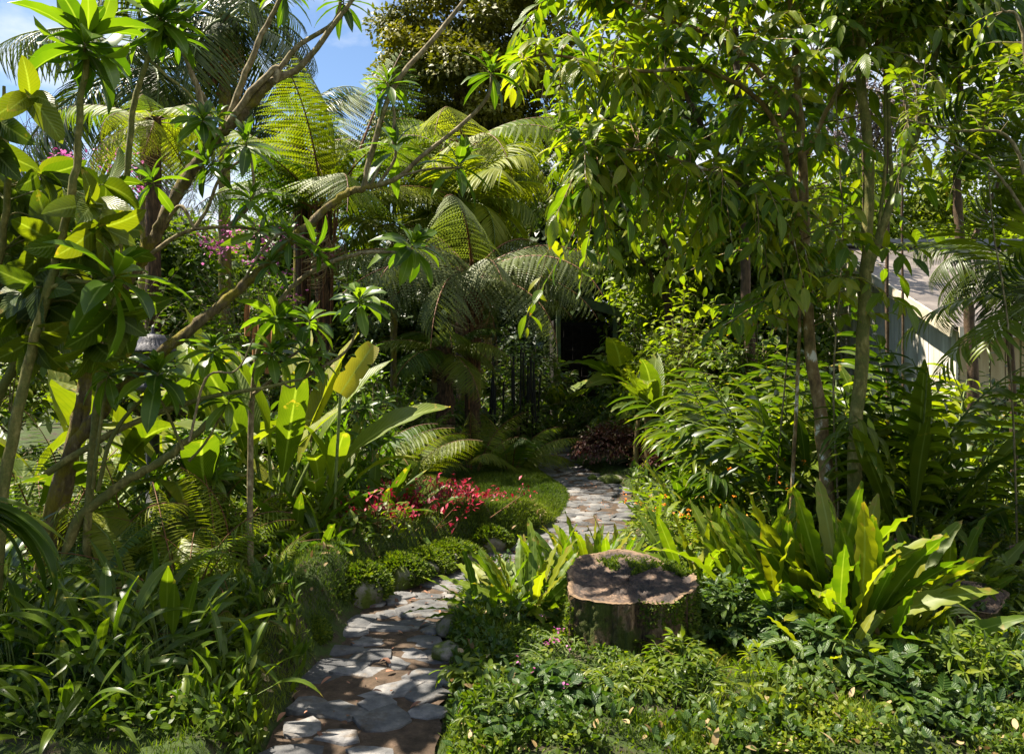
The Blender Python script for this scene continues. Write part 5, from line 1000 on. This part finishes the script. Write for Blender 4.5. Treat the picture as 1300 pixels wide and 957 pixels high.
for i, (px, Y, n, s0, s1, lab) in enumerate([(760, 3.55, 7, .1, .16, 'tiny fern sprig in front of the big stump'), (980, 3.55, 9, .14, .22, 'small fern between stump and bottom edge on the right'), (1180, 3.7, 10, .18, .28, 'fern sprig before the low mossy cut log'), (640, 3.5, 7, .1, .18, 'small fern at the kerb near the bottom of the path'), (1120, 5.6, 12, .4, .6, 'upright dark fern between the smooth tree and the stump post'), (345, 4.2, 8, .2, .3, 'fern tuft above the largest mossy boulder')]):
    clump('fern', lab, 'fern', px, Y, 'sword', n, 75, 15, s0, s1, 420+i, 'frond')
for i, (px, Y, h, w, T0, m, lab) in enumerate([(600, 3.6, .14, .35, 'oval', 'bright', 'round-leaved sprawling herb at the right kerb of the path'), (880, 3.45, .2, .4, 'lance', 'mid', 'herb with pointed leaves at the bottom centre right'), (1240, 3.6, .2, .5, 'oval', 'cover', 'leafy herb in front of the low cut log'), (1170, 4.8, .3, .4, 'lance', 'bright', 'lit herb beside the stump post'), (940, 4.8, .35, .45, 'oval', 'bright', 'light-leaved herb between the stump and the upright bird nest fern')]):
    leafplants('leafy_plant', lab, 'plant', px, Y, h, w, 46, .05, m, 440+i, T0=T0)
bd = thing('red_bud_plant', 'thin stem with two drooping red buds at the bottom edge right of centre', 'flowering plant', G(1062, 3.5)); mb = MB(); mb.tube(spline([[0, 0, 0], [.01, 0, .12], [.0, 0, .2], [-.02, 0, .16]], 10), .003, 5); mb.obj('stem', STIPEG, bd)
for q in ((-.02, 0, .14), (.01, 0, .06)):
    mb = MB(); mb.leaves(leafT(4, .32, ova, .5, .2), np.zeros((4, 3)), frames(np.array([[0, 0, -1.]]*4)+rdir(rg, 4)*.12, rdir(rg, 4)), .035, .6); o = mb.obj('bud', LM['magenta'], bd); o.location = q

for i, (px, Y, h, w, m, lab) in enumerate([(400, 6.6, 1.3, .8, 'rosette', 'bright green shrub with whorled leaves before the lime paddle plants'), (455, 6.9, 1.5, .7, 'rosette', 'taller whorled shrub right of the torn yellow leaf'), (250, 5.6, 1.1, .8, 'rosette', 'whorled shrub behind the low mossy bough')]):
    shrub('whorled_shrub', lab, 'shrub', px, Y, h, w, 34, 12, .17, 'lance', m, whorl=True, seed=460+i, droop=.25)

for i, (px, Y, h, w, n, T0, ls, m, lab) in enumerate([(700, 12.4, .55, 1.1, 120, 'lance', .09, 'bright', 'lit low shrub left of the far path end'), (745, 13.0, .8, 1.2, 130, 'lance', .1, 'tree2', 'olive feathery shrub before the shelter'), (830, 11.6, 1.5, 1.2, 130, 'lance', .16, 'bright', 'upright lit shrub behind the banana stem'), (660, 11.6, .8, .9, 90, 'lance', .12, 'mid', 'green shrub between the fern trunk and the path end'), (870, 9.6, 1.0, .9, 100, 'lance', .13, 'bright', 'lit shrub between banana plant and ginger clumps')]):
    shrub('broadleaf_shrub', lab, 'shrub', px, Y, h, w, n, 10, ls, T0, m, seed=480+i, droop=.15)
# thin climbing vines and dead twigs
for i, (pp, lab) in enumerate([([(1064, 640, 5.35), (1058, 480, 5.3), (1070, 300, 5.3), (1062, 120, 5.3), (1075, -40, 5.3)], 'thin wiry vine climbing beside the lichen-spotted trunk'), ([(1290, 640, 5.0), (1280, 420, 4.9), (1262, 300, 4.9), (1255, 220, 4.9)], 'thin woody vine hanging at the right before the roof'), ([(985, 620, 5.9), (1000, 420, 5.8), (985, 250, 5.7), (1010, 60, 5.7)], 'thin vine left of the lichen-spotted trunk'), ([(240, 560, 4.2), (262, 480, 4.2), (300, 470, 4.2), (322, 430, 4.2)], 'bare dry twig crossing above the yellow-green fern')]):
    ORG = P(*pp[0]); ORG[2] = g1(ORG[0], ORG[1]) if i < 3 else ORG[2]; mb = MB(); wood(mb, ([(pp[0][0], 760, pp[0][2])] if i < 3 else [])+pp, .008, .004, 50, np.random.default_rng(490+i), 5); o = mb.obj('vine' if i < 3 else 'dry_twig', TWIG, None, ORG); tag(o, lab, 'vine' if i < 3 else 'twig')

for i, (px, Y, h, w, n, T0, ls, m, wh, lab) in enumerate([(700, 3.35, .16, .45, 50, 'clover', .05, 'heart', False, 'dark heart-leaved herb at the bottom left of the stump'), (790, 3.45, .14, .4, 60, 'lance', .045, 'tree2', False, 'small yellow-green herb in front of the stump'), (965, 3.3, .26, .35, 26, 'lance', .07, 'bright', True, 'whorled green herb at the bottom edge right of the stump'), (1000, 3.9, .3, .35, 40, 'oval', .08, 'heart', False, 'broad-leaved dark herb between stump and largest bird nest fern'), (1150, 3.35, .22, .5, 40, 'clover', .06, 'heart', False, 'dark heart-leaved herb under the leaning bird nest fern'), (1220, 3.55, .3, .4, 36, 'lance', .08, 'cover', True, 'whorled herb beside the broad-fingered fern'), (860, 3.6, .2, .35, 40, 'oval', .05, 'tree2', False, 'yellowish herb at the right foot of the stump'), (630, 3.15, .16, .4, 40, 'lance', .06, 'mid', True, 'whorled dark herb beside the bottom of the path'), (1290, 4.4, .35, .5, 50, 'oval', .06, 'bright', False, 'leafy herb at the right edge behind the broad-fingered fern'), (1090, 4.9, .4, .6, 60, 'oval', .07, 'heart', False, 'dark leafy plant behind the largest bird nest fern')]):
    shrub('leafy_plant', lab, 'plant', px, Y, h, w, n, 8, ls, T0, m, whorl=wh, seed=500+i, twr=.0025, bark=STIPEG, droop=.15)
for i, (px, Y, n, s0, s1, v, lab) in enumerate([(900, 3.5, 8, .2, .32, 'bracken', 'light feathery fern at the bottom centre right'), (1110, 3.35, 8, .2, .3, 'sword', 'small sword fern at the bottom edge under the large bird nest fern'), (735, 4.3, 9, .2, .3, 'sword', 'fern tuft tight against the left flank of the stump'), (1245, 4.9, 11, .3, .45, 'bracken', 'feathery fern behind the low cut log'), (300, 4.0, 9, .3, .42, 'bracken', 'feathery fern between palm grass and boulders'), (330, 4.75, 9, .3, .42, 'brackeny', 'yellowish fern spilling over the boulders'), (250, 5.6, 11, .6, .9, 'bracken', 'large green fern behind the yellow-green fern')]):
    clump('fern', lab, 'fern', px, Y, v, n, 75, 15, s0, s1, 520+i, 'frond')
